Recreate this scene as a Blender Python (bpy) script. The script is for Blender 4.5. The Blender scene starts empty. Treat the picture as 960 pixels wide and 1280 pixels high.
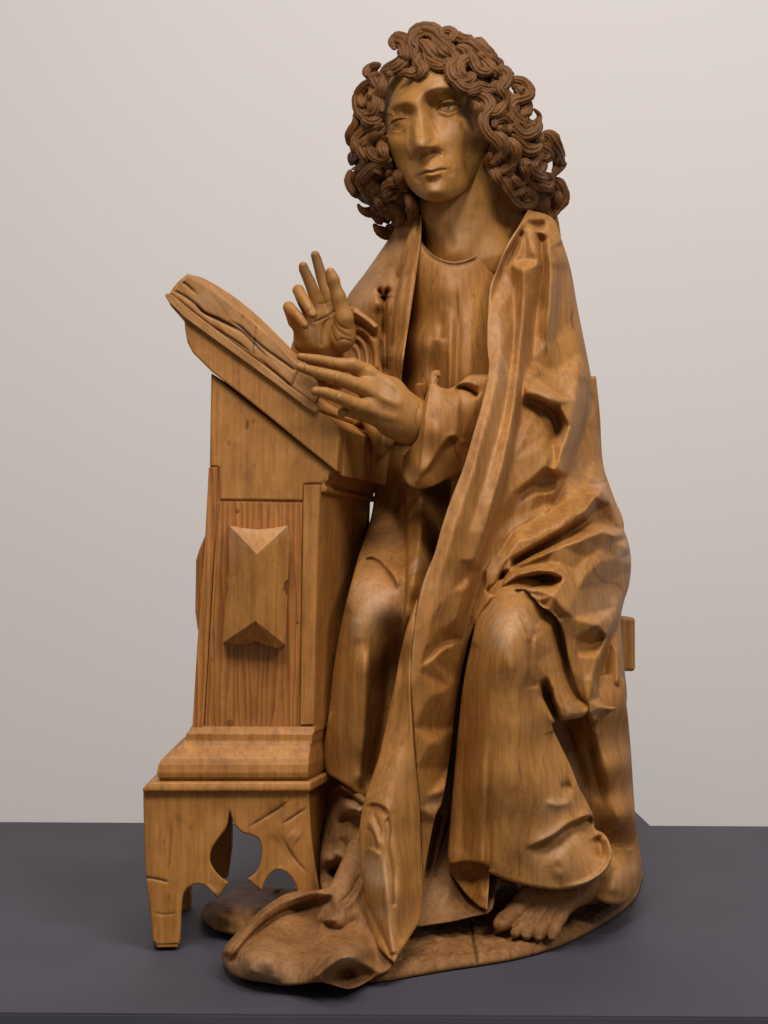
import bpy, math, random
import numpy as np
from mathutils import Matrix, Vector

# ------------------------------------------------------------------ camera, world, light, exposure
scene = bpy.context.scene
COL = scene.collection
F = 1750.0                       # focal length in photo pixels (photo 960 x 1280)
CAM_H = 0.31                     # lens height above the plinth top (metres)
PITCH, ROLL = math.atan(85.0 / F), math.radians(0.33)
cam_data = bpy.data.cameras.new("camera")
cam = bpy.data.objects.new("camera", cam_data)
COL.objects.link(cam)
CAM_R = Matrix.Rotation(math.radians(90) + PITCH, 3, 'X') @ Matrix.Rotation(ROLL, 3, 'Z')
cam.matrix_world = Matrix.Translation((0, 0, CAM_H)) @ CAM_R.to_4x4()
cam_data.sensor_fit = 'VERTICAL'
cam_data.sensor_height = 24.0
cam_data.lens = 24.0 * F / 1280.0
cam_data.clip_start = 0.02
cam_data.clip_end = 50.0
scene.camera = cam

world = bpy.data.worlds.new("World")
scene.world = world
world.use_nodes = True
world.node_tree.nodes["Background"].inputs[0].default_value = (1.0, 0.955, 0.955, 1)
world.node_tree.nodes["Background"].inputs[1].default_value = 0.235


def area_light(name, loc, target, size, energy, color):
    d = bpy.data.lights.new(name, 'AREA')
    d.shape = 'DISK'
    d.size = size
    d.energy = energy
    d.color = color
    o = bpy.data.objects.new(name, d)
    COL.objects.link(o)
    o.location = loc
    o.rotation_euler = (Vector(target) - Vector(loc)).to_track_quat('-Z', 'Y').to_euler()
    return o


area_light("ceiling_light_key", (-0.34, -0.25, 2.2), (0.05, 1.27, 0.40), 0.70, 38, (1.0, 0.91, 0.83))
area_light("added_fill_light", (1.7, -0.8, 2.6), (0.25, 1.8, 0.4), 0.9, 42, (1.0, 0.94, 0.91))  # added lamp out of view, softens the shaded side and lifts the wall
area_light("added_wall_light", (0.7, 0.1, 4.2), (0.5, 3.1, -0.4), 1.4, 70, (1.0, 0.955, 0.93))  # added lamp out of view, only to brighten the wall evenly

vs = scene.view_settings
vs.view_transform = 'Standard'
vs.look = 'None'
vs.exposure = 0.0
vs.gamma = 1.0
vs.use_curve_mapping = False

# ------------------------------------------------------------------ pixel -> world
_R = np.array(CAM_R)


def unproj(px, py, Y):
    """photo pixel + distance along +Y (metres) -> world points (n,3)"""
    px = np.asarray(px, float); py = np.asarray(py, float); Y = np.asarray(Y, float)
    d = np.stack([(px - 480) / F, (640 - py) / F, -np.ones_like(px)], -1) @ _R.T
    s = Y / d[..., 1]
    p = d * s[..., None]
    p[..., 2] += CAM_H
    return p


def P(px, py, Ymm):
    return unproj(np.array(px), np.array(py), np.array(Ymm / 1000.0))


def PZ(px, py, z):
    d = np.array([(px - 480) / F, (640 - py) / F, -1.0]) @ _R.T
    s = (z - CAM_H) / d[2]
    return d * s + np.array([0, 0, CAM_H])


def proj(p):
    q = (p - np.array([0, 0, CAM_H])) @ _R
    return 480 + F * q[:, 0] / -q[:, 2], 640 - F * q[:, 1] / -q[:, 2]


def YZ(py, z):
    """distance (mm) at which the row py meets height z"""
    return (CAM_H - z) * F / (py - 725.0) * 1000.0


# ------------------------------------------------------------------ materials
def node_mat(name):
    m = bpy.data.materials.new(name)
    m.use_nodes = True
    return m, m.node_tree, m.node_tree.nodes["Principled BSDF"]


def wood(name, dark, mid, light, gscale=(130, 130, 6), grain=0.5, rough=0.48, bump=0.17, rings=0.0, direction=None, spec=0.28, fineamt=0.68):
    m, nt, b = node_mat(name)
    N, L = nt.nodes, nt.links
    tc = N.new("ShaderNodeTexCoord")
    src = tc.outputs["Object"]
    if direction is not None:
        r = N.new("ShaderNodeVectorRotate"); r.rotation_type = 'EULER_XYZ'
        r.inputs["Rotation"].default_value = direction
        L.new(src, r.inputs["Vector"]); src = r.outputs["Vector"]

    def noise(scale, sc=1.0, detail=4, rg=0.55, dist=0.0):
        mp = N.new("ShaderNodeMapping"); mp.inputs["Scale"].default_value = scale
        L.new(src, mp.inputs["Vector"])
        n = N.new("ShaderNodeTexNoise"); n.inputs["Scale"].default_value = sc
        n.inputs["Detail"].default_value = detail; n.inputs["Roughness"].default_value = rg
        n.inputs["Distortion"].default_value = dist
        L.new(mp.outputs[0], n.inputs["Vector"])
        return n.outputs["Fac"]

    def ramp(fac, a, bb, p0=0.3, p1=0.7):
        r = N.new("ShaderNodeValToRGB")
        r.color_ramp.elements[0].position = p0; r.color_ramp.elements[1].position = p1
        r.color_ramp.elements[0].color = (*a, 1); r.color_ramp.elements[1].color = (*bb, 1)
        L.new(fac, r.inputs[0])
        return r.outputs[0]

    def mix(kind, fac, a, bb):
        x = N.new("ShaderNodeMix"); x.data_type = 'RGBA'; x.blend_type = kind
        for sock, v in ((x.inputs[0], fac), (x.inputs[6], a), (x.inputs[7], bb)):
            if hasattr(v, 'is_output'): L.new(v, sock)
            elif isinstance(v, (int, float)): sock.default_value = v
            else: sock.default_value = (*v, 1)
        return x.outputs[2]

    g = noise(gscale, 1.0, 5, 0.6, 0.6)
    col = ramp(g, tuple(c * (1 - 0.45 * grain) for c in mid), tuple(min(1, c * (1 + 0.35 * grain)) for c in mid), 0.28, 0.72)
    big = noise((9, 9, 4.5), 1.0, 4, 0.6)
    col = mix('MIX', ramp(big, (0, 0, 0), (0.6, 0.6, 0.6), 0.42, 0.80), col, light)
    big2 = noise((48, 48, 11), 1.0, 6, 0.68)
    col = mix('MIX', ramp(big2, (0, 0, 0), (0.38, 0.38, 0.38), 0.50, 0.85), col, dark)
    if rings:
        mp = N.new("ShaderNodeMapping"); mp.inputs["Scale"].default_value = (1, 1, 0.10)
        L.new(src, mp.inputs["Vector"])
        w = N.new("ShaderNodeTexWave"); w.wave_type = 'BANDS'; w.bands_direction = 'X'; w.wave_profile = 'SAW'
        w.inputs["Scale"].default_value = 62; w.inputs["Distortion"].default_value = 9
        w.inputs["Detail"].default_value = 2; w.inputs["Detail Scale"].default_value = 1.2
        L.new(mp.outputs[0], w.inputs["Vector"])
        col = mix('MULTIPLY', rings, col, ramp(w.outputs["Fac"], (1.15, 1.12, 1.05), (0.45, 0.33, 0.25), 0.35, 0.95))
    pat = noise((30, 30, 16), 1.0, 7, 0.72, 0.4)
    col = mix('MULTIPLY', 0.6, col, ramp(pat, (0.68, 0.60, 0.50), (1.10, 1.10, 1.10), 0.36, 0.60))
    fine = noise((260, 260, 14), 1.0, 3, 0.6)
    col = mix('MULTIPLY', fineamt, col, ramp(fine, (0.72, 0.67, 0.62), (1.08, 1.08, 1.08), 0.30, 0.55))
    spots = noise((120, 120, 70), 1.0, 2, 0.5)
    col = mix('MULTIPLY', 0.7, col, ramp(spots, (0.5, 0.42, 0.36), (1, 1, 1), 0.22, 0.31))
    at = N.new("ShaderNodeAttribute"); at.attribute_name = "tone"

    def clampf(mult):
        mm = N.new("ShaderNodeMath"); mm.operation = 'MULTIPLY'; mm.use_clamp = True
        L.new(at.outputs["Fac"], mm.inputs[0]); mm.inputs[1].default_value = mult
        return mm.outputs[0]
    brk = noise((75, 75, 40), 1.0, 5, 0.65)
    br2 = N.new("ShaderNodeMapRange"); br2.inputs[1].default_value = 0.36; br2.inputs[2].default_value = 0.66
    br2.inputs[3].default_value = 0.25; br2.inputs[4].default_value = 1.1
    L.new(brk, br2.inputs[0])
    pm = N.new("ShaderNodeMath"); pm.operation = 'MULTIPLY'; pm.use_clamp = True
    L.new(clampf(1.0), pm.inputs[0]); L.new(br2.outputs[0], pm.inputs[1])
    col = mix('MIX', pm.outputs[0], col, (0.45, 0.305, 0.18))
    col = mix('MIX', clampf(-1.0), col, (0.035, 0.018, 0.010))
    L.new(col, b.inputs["Base Color"])
    rr = N.new("ShaderNodeMapRange"); rr.inputs[3].default_value = rough - 0.10; rr.inputs[4].default_value = rough + 0.16
    L.new(big2, rr.inputs[0]); L.new(rr.outputs[0], b.inputs["Roughness"])
    b.inputs["Specular IOR Level"].default_value = spec
    # fine carved relief
    cm = noise((45, 45, 30), 1.0, 3, 0.5)
    ad = N.new("ShaderNodeMath"); ad.operation = 'MULTIPLY_ADD'; ad.inputs[1].default_value = 0.35
    L.new(fine, ad.inputs[0]); L.new(cm, ad.inputs[2])
    bp = N.new("ShaderNodeBump"); bp.inputs["Strength"].default_value = 1.0; bp.inputs["Distance"].default_value = bump * 0.01
    L.new(ad.outputs[0], bp.inputs["Height"]); L.new(bp.outputs[0], b.inputs["Normal"])
    return m


M_ROBE = wood("limewood_robe", (0.20, 0.082, 0.019), (0.335, 0.150, 0.035), (0.385, 0.196, 0.056), grain=0.22)
M_SKIN = wood("limewood_skin", (0.23, 0.104, 0.026), (0.33, 0.155, 0.038), (0.37, 0.188, 0.052), grain=0.10, bump=0.05, rough=0.44, fineamt=0.35)
M_HAIR = wood("limewood_hair", (0.075, 0.028, 0.008), (0.155, 0.064, 0.0175), (0.24, 0.115, 0.035), grain=0.4, rough=0.46, spec=0.14)
M_BASE = wood("limewood_base", (0.12, 0.055, 0.020), (0.235, 0.112, 0.040), (0.28, 0.155, 0.068), gscale=(50, 20, 50), grain=0.6, bump=0.36, spec=0.1)
M_LECT = wood("oak_lectern", (0.245, 0.100, 0.022), (0.355, 0.158, 0.036), (0.39, 0.188, 0.050), grain=0.36, bump=0.16)
M_PINE = wood("pine_panel", (0.235, 0.088, 0.020), (0.34, 0.140, 0.032), (0.37, 0.165, 0.043), grain=0.3, rings=0.62, bump=0.10)
M_BOOK = wood("limewood_book", (0.21, 0.094, 0.029), (0.335, 0.160, 0.048), (0.37, 0.20, 0.075), gscale=(9, 60, 60), grain=0.4, direction=(0, 0.65, 0))

m, nt, b = node_mat("wall_paint")
N, L = nt.nodes, nt.links
tc = N.new("ShaderNodeTexCoord")
n1 = N.new("ShaderNodeTexNoise"); n1.inputs["Scale"].default_value = 1.6; n1.inputs["Detail"].default_value = 3
n2 = N.new("ShaderNodeTexNoise"); n2.inputs["Scale"].default_value = 260; n2.inputs["Detail"].default_value = 3
L.new(tc.outputs["Object"], n1.inputs["Vector"]); L.new(tc.outputs["Object"], n2.inputs["Vector"])
r = N.new("ShaderNodeValToRGB")
r.color_ramp.elements[0].color = (0.755, 0.72, 0.70, 1); r.color_ramp.elements[1].color = (0.785, 0.75, 0.73, 1)
L.new(n1.outputs[0], r.inputs[0]); L.new(r.outputs[0], b.inputs["Base Color"])
b.inputs["Roughness"].default_value = 0.9; b.inputs["Specular IOR Level"].default_value = 0.15
bp = N.new("ShaderNodeBump"); bp.inputs["Distance"].default_value = 0.0006; bp.inputs["Strength"].default_value = 0.5
L.new(n2.outputs[0], bp.inputs["Height"]); L.new(bp.outputs[0], b.inputs["Normal"])
M_WALL = m

m, nt, b = node_mat("plinth_lacquer")
N, L = nt.nodes, nt.links
tc = N.new("ShaderNodeTexCoord")
n1 = N.new("ShaderNodeTexNoise"); n1.inputs["Scale"].default_value = 7; n1.inputs["Detail"].default_value = 6
n2 = N.new("ShaderNodeTexNoise"); n2.inputs["Scale"].default_value = 420; n2.inputs["Detail"].default_value = 2
L.new(tc.outputs["Object"], n1.inputs["Vector"]); L.new(tc.outputs["Object"], n2.inputs["Vector"])
r = N.new("ShaderNodeValToRGB"); r.color_ramp.elements[0].position = 0.35; r.color_ramp.elements[1].position = 0.7
r.color_ramp.elements[0].color = (0.048, 0.046, 0.060, 1); r.color_ramp.elements[1].color = (0.058, 0.055, 0.071, 1)
L.new(n1.outputs[0], r.inputs[0]); L.new(r.outputs[0], b.inputs["Base Color"])
b.inputs["Roughness"].default_value = 0.62; b.inputs["Specular IOR Level"].default_value = 0.25
bp = N.new("ShaderNodeBump"); bp.inputs["Distance"].default_value = 0.0004; bp.inputs["Strength"].default_value = 0.4
L.new(n2.outputs[0], bp.inputs["Height"]); L.new(bp.outputs[0], b.inputs["Normal"])
M_PLINTH = m


# ------------------------------------------------------------------ object helpers
def link(name, mesh, parent=None, material=None):
    o = bpy.data.objects.new(name, mesh)
    COL.objects.link(o)
    if material is not None:
        mesh.materials.append(material)
    if parent is not None:
        o.parent = parent
        base = parent
        off = Vector((0, 0, 0))
        while base is not None:
            off += base.location
            base = base.parent
        o.location = -off            # vertices are kept in world coordinates
    return o


def thing(name, label, cat, loc):
    o = bpy.data.objects.new(name, None)
    COL.objects.link(o)
    o.location = loc
    o.empty_display_size = 0.05
    o["label"] = label
    o["category"] = cat
    return o


def raw_mesh(name, verts, polys, smooth=True, tone=None):
    """polys: list of (k,n) int arrays (each array: polygons of n corners)"""
    me = bpy.data.meshes.new(name)
    verts = np.asarray(verts, np.float32)
    me.vertices.add(len(verts))
    me.vertices.foreach_set("co", verts.ravel())
    loops, starts, tot, s = [], [], [], 0
    for a in polys:
        a = np.asarray(a, np.int32)
        if len(a) == 0:
            continue
        k, n = a.shape
        loops.append(a.ravel())
        starts.append(s + np.arange(k) * n)
        tot.append(np.full(k, n))
        s += k * n
    loops = np.concatenate(loops); starts = np.concatenate(starts); tot = np.concatenate(tot)
    me.loops.add(len(loops)); me.loops.foreach_set("vertex_index", loops.astype(np.int32))
    me.polygons.add(len(starts))
    me.polygons.foreach_set("loop_start", starts.astype(np.int32))
    me.polygons.foreach_set("loop_total", tot.astype(np.int32))
    me.polygons.foreach_set("use_smooth", np.full(len(starts), smooth))
    if tone is not None:
        at = me.attributes.new("tone", 'FLOAT', 'POINT')
        at.data.foreach_set("value", np.asarray(tone, np.float32))
    me.update(calc_edges=True)
    me.validate()
    return me


def spline(pts, closed=False, n=8):
    """Catmull-Rom through rows of pts; a row may end with 'c' (corner)"""
    dim = max(len([v for v in p if v != 'c']) for p in pts)
    raw = []
    for p in pts:
        v = [float(t) for t in p if t != 'c']
        v += [np.nan] * (dim - len(v))
        raw.append(v)
    A = np.array(raw)
    corner = ['c' in p for p in pts]
    m = len(A)
    out = []
    for i in range(m if closed else m - 1):
        p1, p2 = A[i], A[(i + 1) % m]
        p0 = A[i - 1] if (closed or i > 0) else p1
        p3 = A[(i + 2) % m] if (closed or i + 2 < m) else p2
        if corner[i]: p0 = p1
        if corner[(i + 1) % m]: p3 = p2
        d = np.linalg.norm(p2[:2] - p1[:2]) + 1e-6
        d0 = np.linalg.norm(p1[:2] - p0[:2]); d3 = np.linalg.norm(p3[:2] - p2[:2])
        t1 = (p2 - p0) / (d0 + d) * d if d0 > 1e-6 else (p2 - p1)
        t2 = (p3 - p1) / (d3 + d) * d if d3 > 1e-6 else (p2 - p1)
        t = np.linspace(0, 1, n, endpoint=False)[:, None]
        out.append((2 * t**3 - 3 * t**2 + 1) * p1 + (t**3 - 2 * t**2 + t) * t1 + (-2 * t**3 + 3 * t**2) * p2 + (t**3 - t**2) * t2)
    if not closed:
        out.append(A[-1:])
    return np.concatenate(out)


def seg_dist(x, y, line, closed=False):
    """distance, signed side, arc parameter and index of nearest segment"""
    a = line[:, :2]
    b = np.roll(a, -1, 0) if closed else a[1:]
    if not closed:
        a = a[:-1]
    ln = np.linalg.norm(b - a, axis=1)
    cum = np.concatenate([[0], np.cumsum(ln)])
    best = np.full(x.shape, 1e9); side = np.zeros_like(best); arc = np.zeros_like(best)
    for i in range(len(a)):
        if ln[i] < 1e-9:
            continue
        ux, uy = (b[i] - a[i]) / ln[i]
        dx, dy = x - a[i, 0], y - a[i, 1]
        t = np.clip(dx * ux + dy * uy, 0, ln[i])
        ex, ey = dx - t * ux, dy - t * uy
        d = np.hypot(ex, ey)
        k = d < best
        best = np.where(k, d, best)
        side = np.where(k, np.sign(ux * dy - uy * dx), side)   # +1 = right of travel in the picture
        arc = np.where(k, cum[i] + t, arc)
    return best, side, arc / max(cum[-1], 1e-9)


def inside(x, y, poly):
    r = np.zeros(x.shape, bool)
    xa, ya = poly[:, 0], poly[:, 1]
    xb, yb = np.roll(xa, -1), np.roll(ya, -1)
    for i in range(len(xa)):
        if ya[i] == yb[i]:
            continue
        c = ((ya[i] > y) != (yb[i] > y)) & (x < (xb[i] - xa[i]) * (y - ya[i]) / (yb[i] - ya[i]) + xa[i])
        r ^= c
    return r


def rbf(ctrl, c=12.0, smooth=0.0):
    A = np.array(ctrl, float)
    X, v = A[:, :2] / 100.0, A[:, 2]
    cc = (c / 100.0)**2
    n = len(A)
    K = np.sqrt(((X[:, None] - X[None])**2).sum(-1) + cc) + smooth * np.eye(n)
    Q = np.concatenate([np.ones((n, 1)), X], 1)
    S = np.block([[K, Q], [Q.T, np.zeros((3, 3))]])
    sol = np.linalg.lstsq(S, np.concatenate([v, np.zeros(3)]), rcond=None)[0]

    def f(x, y):
        x = x / 100.0; y = y / 100.0
        r = sol[n] + sol[n + 1] * x + sol[n + 2] * y
        for i in range(n):
            r = r + sol[i] * np.sqrt((x - X[i, 0])**2 + (y - X[i, 1])**2 + cc)
        return r
    return f


def stroke_field(x, y, strokes, gp=1.35):
    """relief towards the viewer (mm) of the carving strokes, and the tone they leave"""
    h = np.zeros_like(x); tone = np.zeros_like(x)
    for st in strokes:
        kind, pts, w, amp = st[:4]
        opt = st[4] if len(st) > 4 else {}
        line = spline(pts, n=6) if len(pts) > 2 else np.array([[float(v) for v in p if v != 'c'] for p in pts])
        reach = 4.5 * w if kind != 'g' else 3 * w
        k = ((x > line[:, 0].min() - reach) & (x < line[:, 0].max() + reach) & (y > line[:, 1].min() - reach) & (y < line[:, 1].max() + reach))
        if not k.any():
            continue
        d, s, t = seg_dist(x[k], y[k], line)
        f0, f1 = opt.get('taper', (0.3, 0.3))
        tp = np.ones_like(t)
        if f0 > 0: tp = np.minimum(tp, np.clip(t / f0, 0, 1))
        if f1 > 0: tp = np.minimum(tp, np.clip((1 - t) / f1, 0, 1))
        tp = tp * tp * (3 - 2 * tp)
        if kind == 'g': prof = np.exp(-((np.sqrt(d * d + 1.2) - 1.095) / w)**opt.get('p', gp))
        elif kind == 'k': prof = np.exp(-(np.sqrt(d * d + 0.5) - 0.7) / w)
        elif kind == 'c':                                                            # raised lip right, hollow left
            w2 = opt.get('w2', w); a2 = opt.get('a2', 0.6)
            m = 0.5 * (1 + np.tanh(s * d / opt.get('soft', 1.7)))
            prof = m * np.exp(-(d / (1.5 * w))**1.5) - (1 - m) * a2 * np.exp(-(d / (1.5 * w2))**1.5)
        elif kind == 't': prof = np.zeros_like(d)
        h[k] += amp * tp * prof
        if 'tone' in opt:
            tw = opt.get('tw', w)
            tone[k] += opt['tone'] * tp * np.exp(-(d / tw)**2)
    return h, tone


def facet_patch(vx, vy, cur, region, lines, blur):
    """inside region: flat facets between crease lines (photo pixel, distance); blends with the surface outside"""
    from mathutils.geometry import delaunay_2d_cdt
    st = 1.0
    rg = np.array(region, float)
    # sample the present surface along the region's border
    brd = []
    for i in range(len(rg)):
        a, b2 = rg[i], rg[(i + 1) % len(rg)]
        k = max(1, int(np.linalg.norm(b2 - a) / 9))
        for j in range(k):
            brd.append(a + (b2 - a) * j / k)
    brd = np.array(brd)
    pts, val, eds = [], [], []
    allc = np.array([p[:2] for ln in lines for p in ln])
    for q in brd:
        if np.min(np.hypot(*(allc - q).T)) < 6:
            continue
        i = np.argsort((vx - q[0])**2 + (vy - q[1])**2)[:6]
        pts.append(Vector(q)); val.append(float(cur[i].mean()))
    for ln in lines:
        for j, pnt in enumerate(ln):
            pts.append(Vector(pnt[:2])); val.append(float(pnt[2]))
            if j: eds.append((len(pts) - 2, len(pts) - 1))
    ov, oe, of, orig, _, _ = delaunay_2d_cdt(pts, eds, [], 0, 1e-4)
    V = np.array([[v.x, v.y] for v in ov])
    Z = np.zeros(len(V))
    for i, o in enumerate(orig):
        if o: Z[i] = np.mean([val[k] for k in o])
        else:
            dd = np.hypot(*(np.array([[p.x, p.y] for p in pts]) - V[i]).T); n2 = np.argsort(dd)[:3]
            Z[i] = np.average(np.array(val)[n2], weights=1 / (dd[n2] + 0.1))
    x0, y0 = V.min(0) - 6; x1, y1 = V.max(0) + 6
    gx = np.arange(x0, x1, st); gy = np.arange(y0, y1, st)
    GX, GY = np.meshgrid(gx, gy)
    H = np.full(GX.shape, np.nan)
    for f in of:
        for t in range(1, len(f) - 1):
            A, B2, C = V[f[0]], V[f[t]], V[f[t + 1]]
            lo = np.floor((np.minimum(np.minimum(A, B2), C) - [x0, y0]) / st).astype(int); hi = np.ceil((np.maximum(np.maximum(A, B2), C) - [x0, y0]) / st).astype(int) + 1
            sl = (slice(max(lo[1], 0), hi[1]), slice(max(lo[0], 0), hi[0]))
            X, Y2 = GX[sl], GY[sl]
            den = (B2[1] - C[1]) * (A[0] - C[0]) + (C[0] - B2[0]) * (A[1] - C[1])
            if abs(den) < 1e-9: continue
            w0 = ((B2[1] - C[1]) * (X - C[0]) + (C[0] - B2[0]) * (Y2 - C[1])) / den
            w1 = ((C[1] - A[1]) * (X - C[0]) + (A[0] - C[0]) * (Y2 - C[1])) / den
            w2 = 1 - w0 - w1
            k = (w0 >= -1e-6) & (w1 >= -1e-6) & (w2 >= -1e-6)
            H[sl][k] = (w0 * Z[f[0]] + w1 * Z[f[t]] + w2 * Z[f[t + 1]])[k]
    ok = ~np.isnan(H)
    M = ok.astype(float); H = np.where(ok, H, 0.0)
    r = int(3 * blur) + 1
    kern = np.exp(-0.5 * (np.arange(-r, r + 1) / blur)**2); kern /= kern.sum()
    def conv(a):
        a = np.apply_along_axis(lambda m: np.convolve(m, kern, 'same'), 0, a)
        return np.apply_along_axis(lambda m: np.convolve(m, kern, 'same'), 1, a)
    Hb = conv(H) / np.maximum(conv(M), 1e-3)
    fx = np.clip((vx - x0) / st, 0, len(gx) - 1.001); fy = np.clip((vy - y0) / st, 0, len(gy) - 1.001)
    ix, iy = fx.astype(int), fy.astype(int); tx, ty = fx - ix, fy - iy
    v = (Hb[iy, ix] * (1 - tx) + Hb[iy, ix + 1] * tx) * (1 - ty) + (Hb[iy + 1, ix] * (1 - tx) + Hb[iy + 1, ix + 1] * tx) * ty
    d, _, _ = seg_dist(vx, vy, rg, closed=True)
    ins = inside(vx, vy, rg)
    w = np.where(ins, np.clip(d / 5.0, 0, 1), 0.0)
    # where the region's border lies on the piece's own edge nothing needs blending
    w = w * w * (3 - 2 * w)
    return cur * (1 - w) + v * w


_wr = np.random.RandomState(5)
_WV = [(_wr.uniform(-1, 1, 2), _wr.uniform(0, 6.28)) for _ in range(14)]


def wobble(x, y, scale=26.0):
    r = np.zeros_like(x)
    for i, (d, ph) in enumerate(_WV):
        d = d / np.linalg.norm(d)
        k = 6.28 / (scale * (0.6 + 0.13 * i))
        r += np.sin(k * (d[0] * x + d[1] * 0.55 * y) + ph + 1.7 * np.sin(0.5 * k * (d[1] * x - d[0] * y) + 2 * ph))
    return r / 14.0


def sheet(name, outline, ctrl, strokes=(), parent=None, material=None, thick=12, step=1.5, edge=3.0, backroll=None,
          c=12.0, wob=0.25, wobscale=26.0, tones=(), tone0=0.0, back_add=None, amp=1.0, lam=0.0, gp=1.35, facets=()):
    """A carved piece: its front is a relief surface through control points (photo pixel, distance in mm),
    worked over with carving strokes, rolled over at its edges, and closed with sides and a back."""
    ol = spline(outline, closed=True, n=6)
    if ol.shape[1] < 3:
        ol = np.concatenate([ol, np.full((len(ol), 1), np.nan)], 1)
    er = np.where(np.isnan(ol[:, 2]), edge, ol[:, 2])
    x0, x1 = ol[:, 0].min() - step * 1.5, ol[:, 0].max() + step * 1.5
    y0, y1 = ol[:, 1].min() - step * 1.5, ol[:, 1].max() + step * 1.5
    gx = np.arange(x0, x1, step); gy = np.arange(y0, y1, step)
    X, Yp = np.meshgrid(gx, gy)
    nx = len(gx)
    d, _, t = seg_dist(X, Yp, ol, closed=True)
    sd = np.where(inside(X, Yp, ol), d, -d)
    flat = sd.ravel()
    ins = sd > 0
    # marching squares clip
    vid = -np.ones(X.size, np.int64)
    used = ins.ravel()
    vid[used] = np.arange(used.sum())
    vx = list(X.ravel()[used]); vy = list(Yp.ravel()[used])
    c0 = ins[:-1, :-1]; c1 = ins[:-1, 1:]; c2 = ins[1:, 1:]; c3 = ins[1:, :-1]
    full = c0 & c1 & c2 & c3
    part = (c0 | c1 | c2 | c3) & ~full
    base = (np.arange(len(gy) - 1)[:, None] * nx + np.arange(nx - 1)[None])
    fb = base[full]
    quads = np.stack([vid[fb], vid[fb + 1], vid[fb + nx + 1], vid[fb + nx]], 1)
    cut = {}
    Xf, Yf = X.ravel(), Yp.ravel()
    polys = {3: [], 4: [], 5: []}
    for q in base[part]:
        cs = (q, q + 1, q + nx + 1, q + nx)
        poly = []
        for i in range(4):
            a, b2 = cs[i], cs[(i + 1) % 4]
            if flat[a] > 0: poly.append(vid[a])
            if (flat[a] > 0) != (flat[b2] > 0):
                key = (a, b2) if a < b2 else (b2, a)
                if key not in cut:
                    s = flat[a] / (flat[a] - flat[b2])
                    cut[key] = len(vx)
                    vx.append(Xf[a] + s * (Xf[b2] - Xf[a])); vy.append(Yf[a] + s * (Yf[b2] - Yf[a]))
                poly.append(cut[key])
        if len(poly) in polys:
            polys[len(poly)].append(poly)
        elif len(poly) == 6:
            polys[3] += [poly[:3], poly[3:]]
    vx = np.array(vx); vy = np.array(vy)
    n = len(vx)
    dd, _, tt = seg_dist(vx, vy, ol, closed=True)
    arcs = np.concatenate([[0], np.cumsum(np.linalg.norm(np.roll(ol[:, :2], -1, 0) - ol[:, :2], axis=1))])
    arcs /= arcs[-1]
    R = np.interp(tt, arcs, np.append(er, er[0]))
    u = np.clip(1 - dd / np.maximum(R, 0.01), 0, 1)
    roll = R * 0.68 * (1 - np.sqrt(np.clip(1 - u * u, 0, 1)))
    base_y = rbf(ctrl, c, -lam)(vx, vy)
    h, tone = stroke_field(vx, vy, strokes, gp)
    carved = base_y - amp * h
    for (region, lines, blur) in facets:
        carved = facet_patch(vx, vy, carved, region, lines, blur)
    front = carved + roll - wob * wobble(vx, vy, wobscale)
    for (bx, by, br, val) in tones:
        tone += val * np.exp(-((vx - bx)**2 + (vy - by)**2) / br**2)
    tone += tone0
    br_ = backroll if backroll is not None else 6.0
    ub = np.clip(1 - dd / br_, 0, 1)
    back = np.maximum(np.maximum(base_y, carved), front) + thick - min(br_ * 0.68, thick * 0.8) * (1 - np.sqrt(np.clip(1 - ub * ub, 0, 1)))
    if back_add is not None:
        back = back + back_add(vx, vy)
    back = np.maximum(back, front + 1.0)
    pf = unproj(vx, vy, front / 1000.0); pb = unproj(vx, vy, back / 1000.0)
    allp = {3: np.array(polys[3]).reshape(-1, 3), 4: np.concatenate([quads, np.array(polys[4]).reshape(-1, 4)]), 5: np.array(polys[5]).reshape(-1, 5)}
    # boundary edges
    ed = []
    for kk, a in allp.items():
        if len(a):
            a = a.astype(np.int64)
            for i in range(kk):
                ed.append(np.stack([a[:, i], a[:, (i + 1) % kk]], 1))
    ed = np.concatenate(ed)
    key = ed.min(1) * n + ed.max(1)
    uq, idx, cnt = np.unique(key, return_index=True, return_counts=True)
    be = ed[idx[cnt == 1]]
    wv = np.unique(be)
    mp = np.zeros(n, np.int64); mp[wv] = np.arange(len(wv))
    o1 = 2 * n; o2 = 2 * n + len(wv)
    verts = np.concatenate([pf, pb, pf[wv], pb[wv]])
    tones_all = np.concatenate([tone, np.full(n, tone0), tone[wv], tone[wv] * 0 + tone0])
    walls = np.stack([o1 + mp[be[:, 0]], o2 + mp[be[:, 0]], o2 + mp[be[:, 1]], o1 + mp[be[:, 1]]], 1)
    # picture y runs down: (right, down) order faces away from the viewer, so reverse the front
    plist = [walls]
    for kk, a in allp.items():
        if len(a):
            plist += [a[:, ::-1], a + n]
    walls_f = walls[:, ::-1]
    plist[0] = walls_f
    me = raw_mesh(name, verts, plist, True, tones_all)
    return link(name, me, parent, material)


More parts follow.
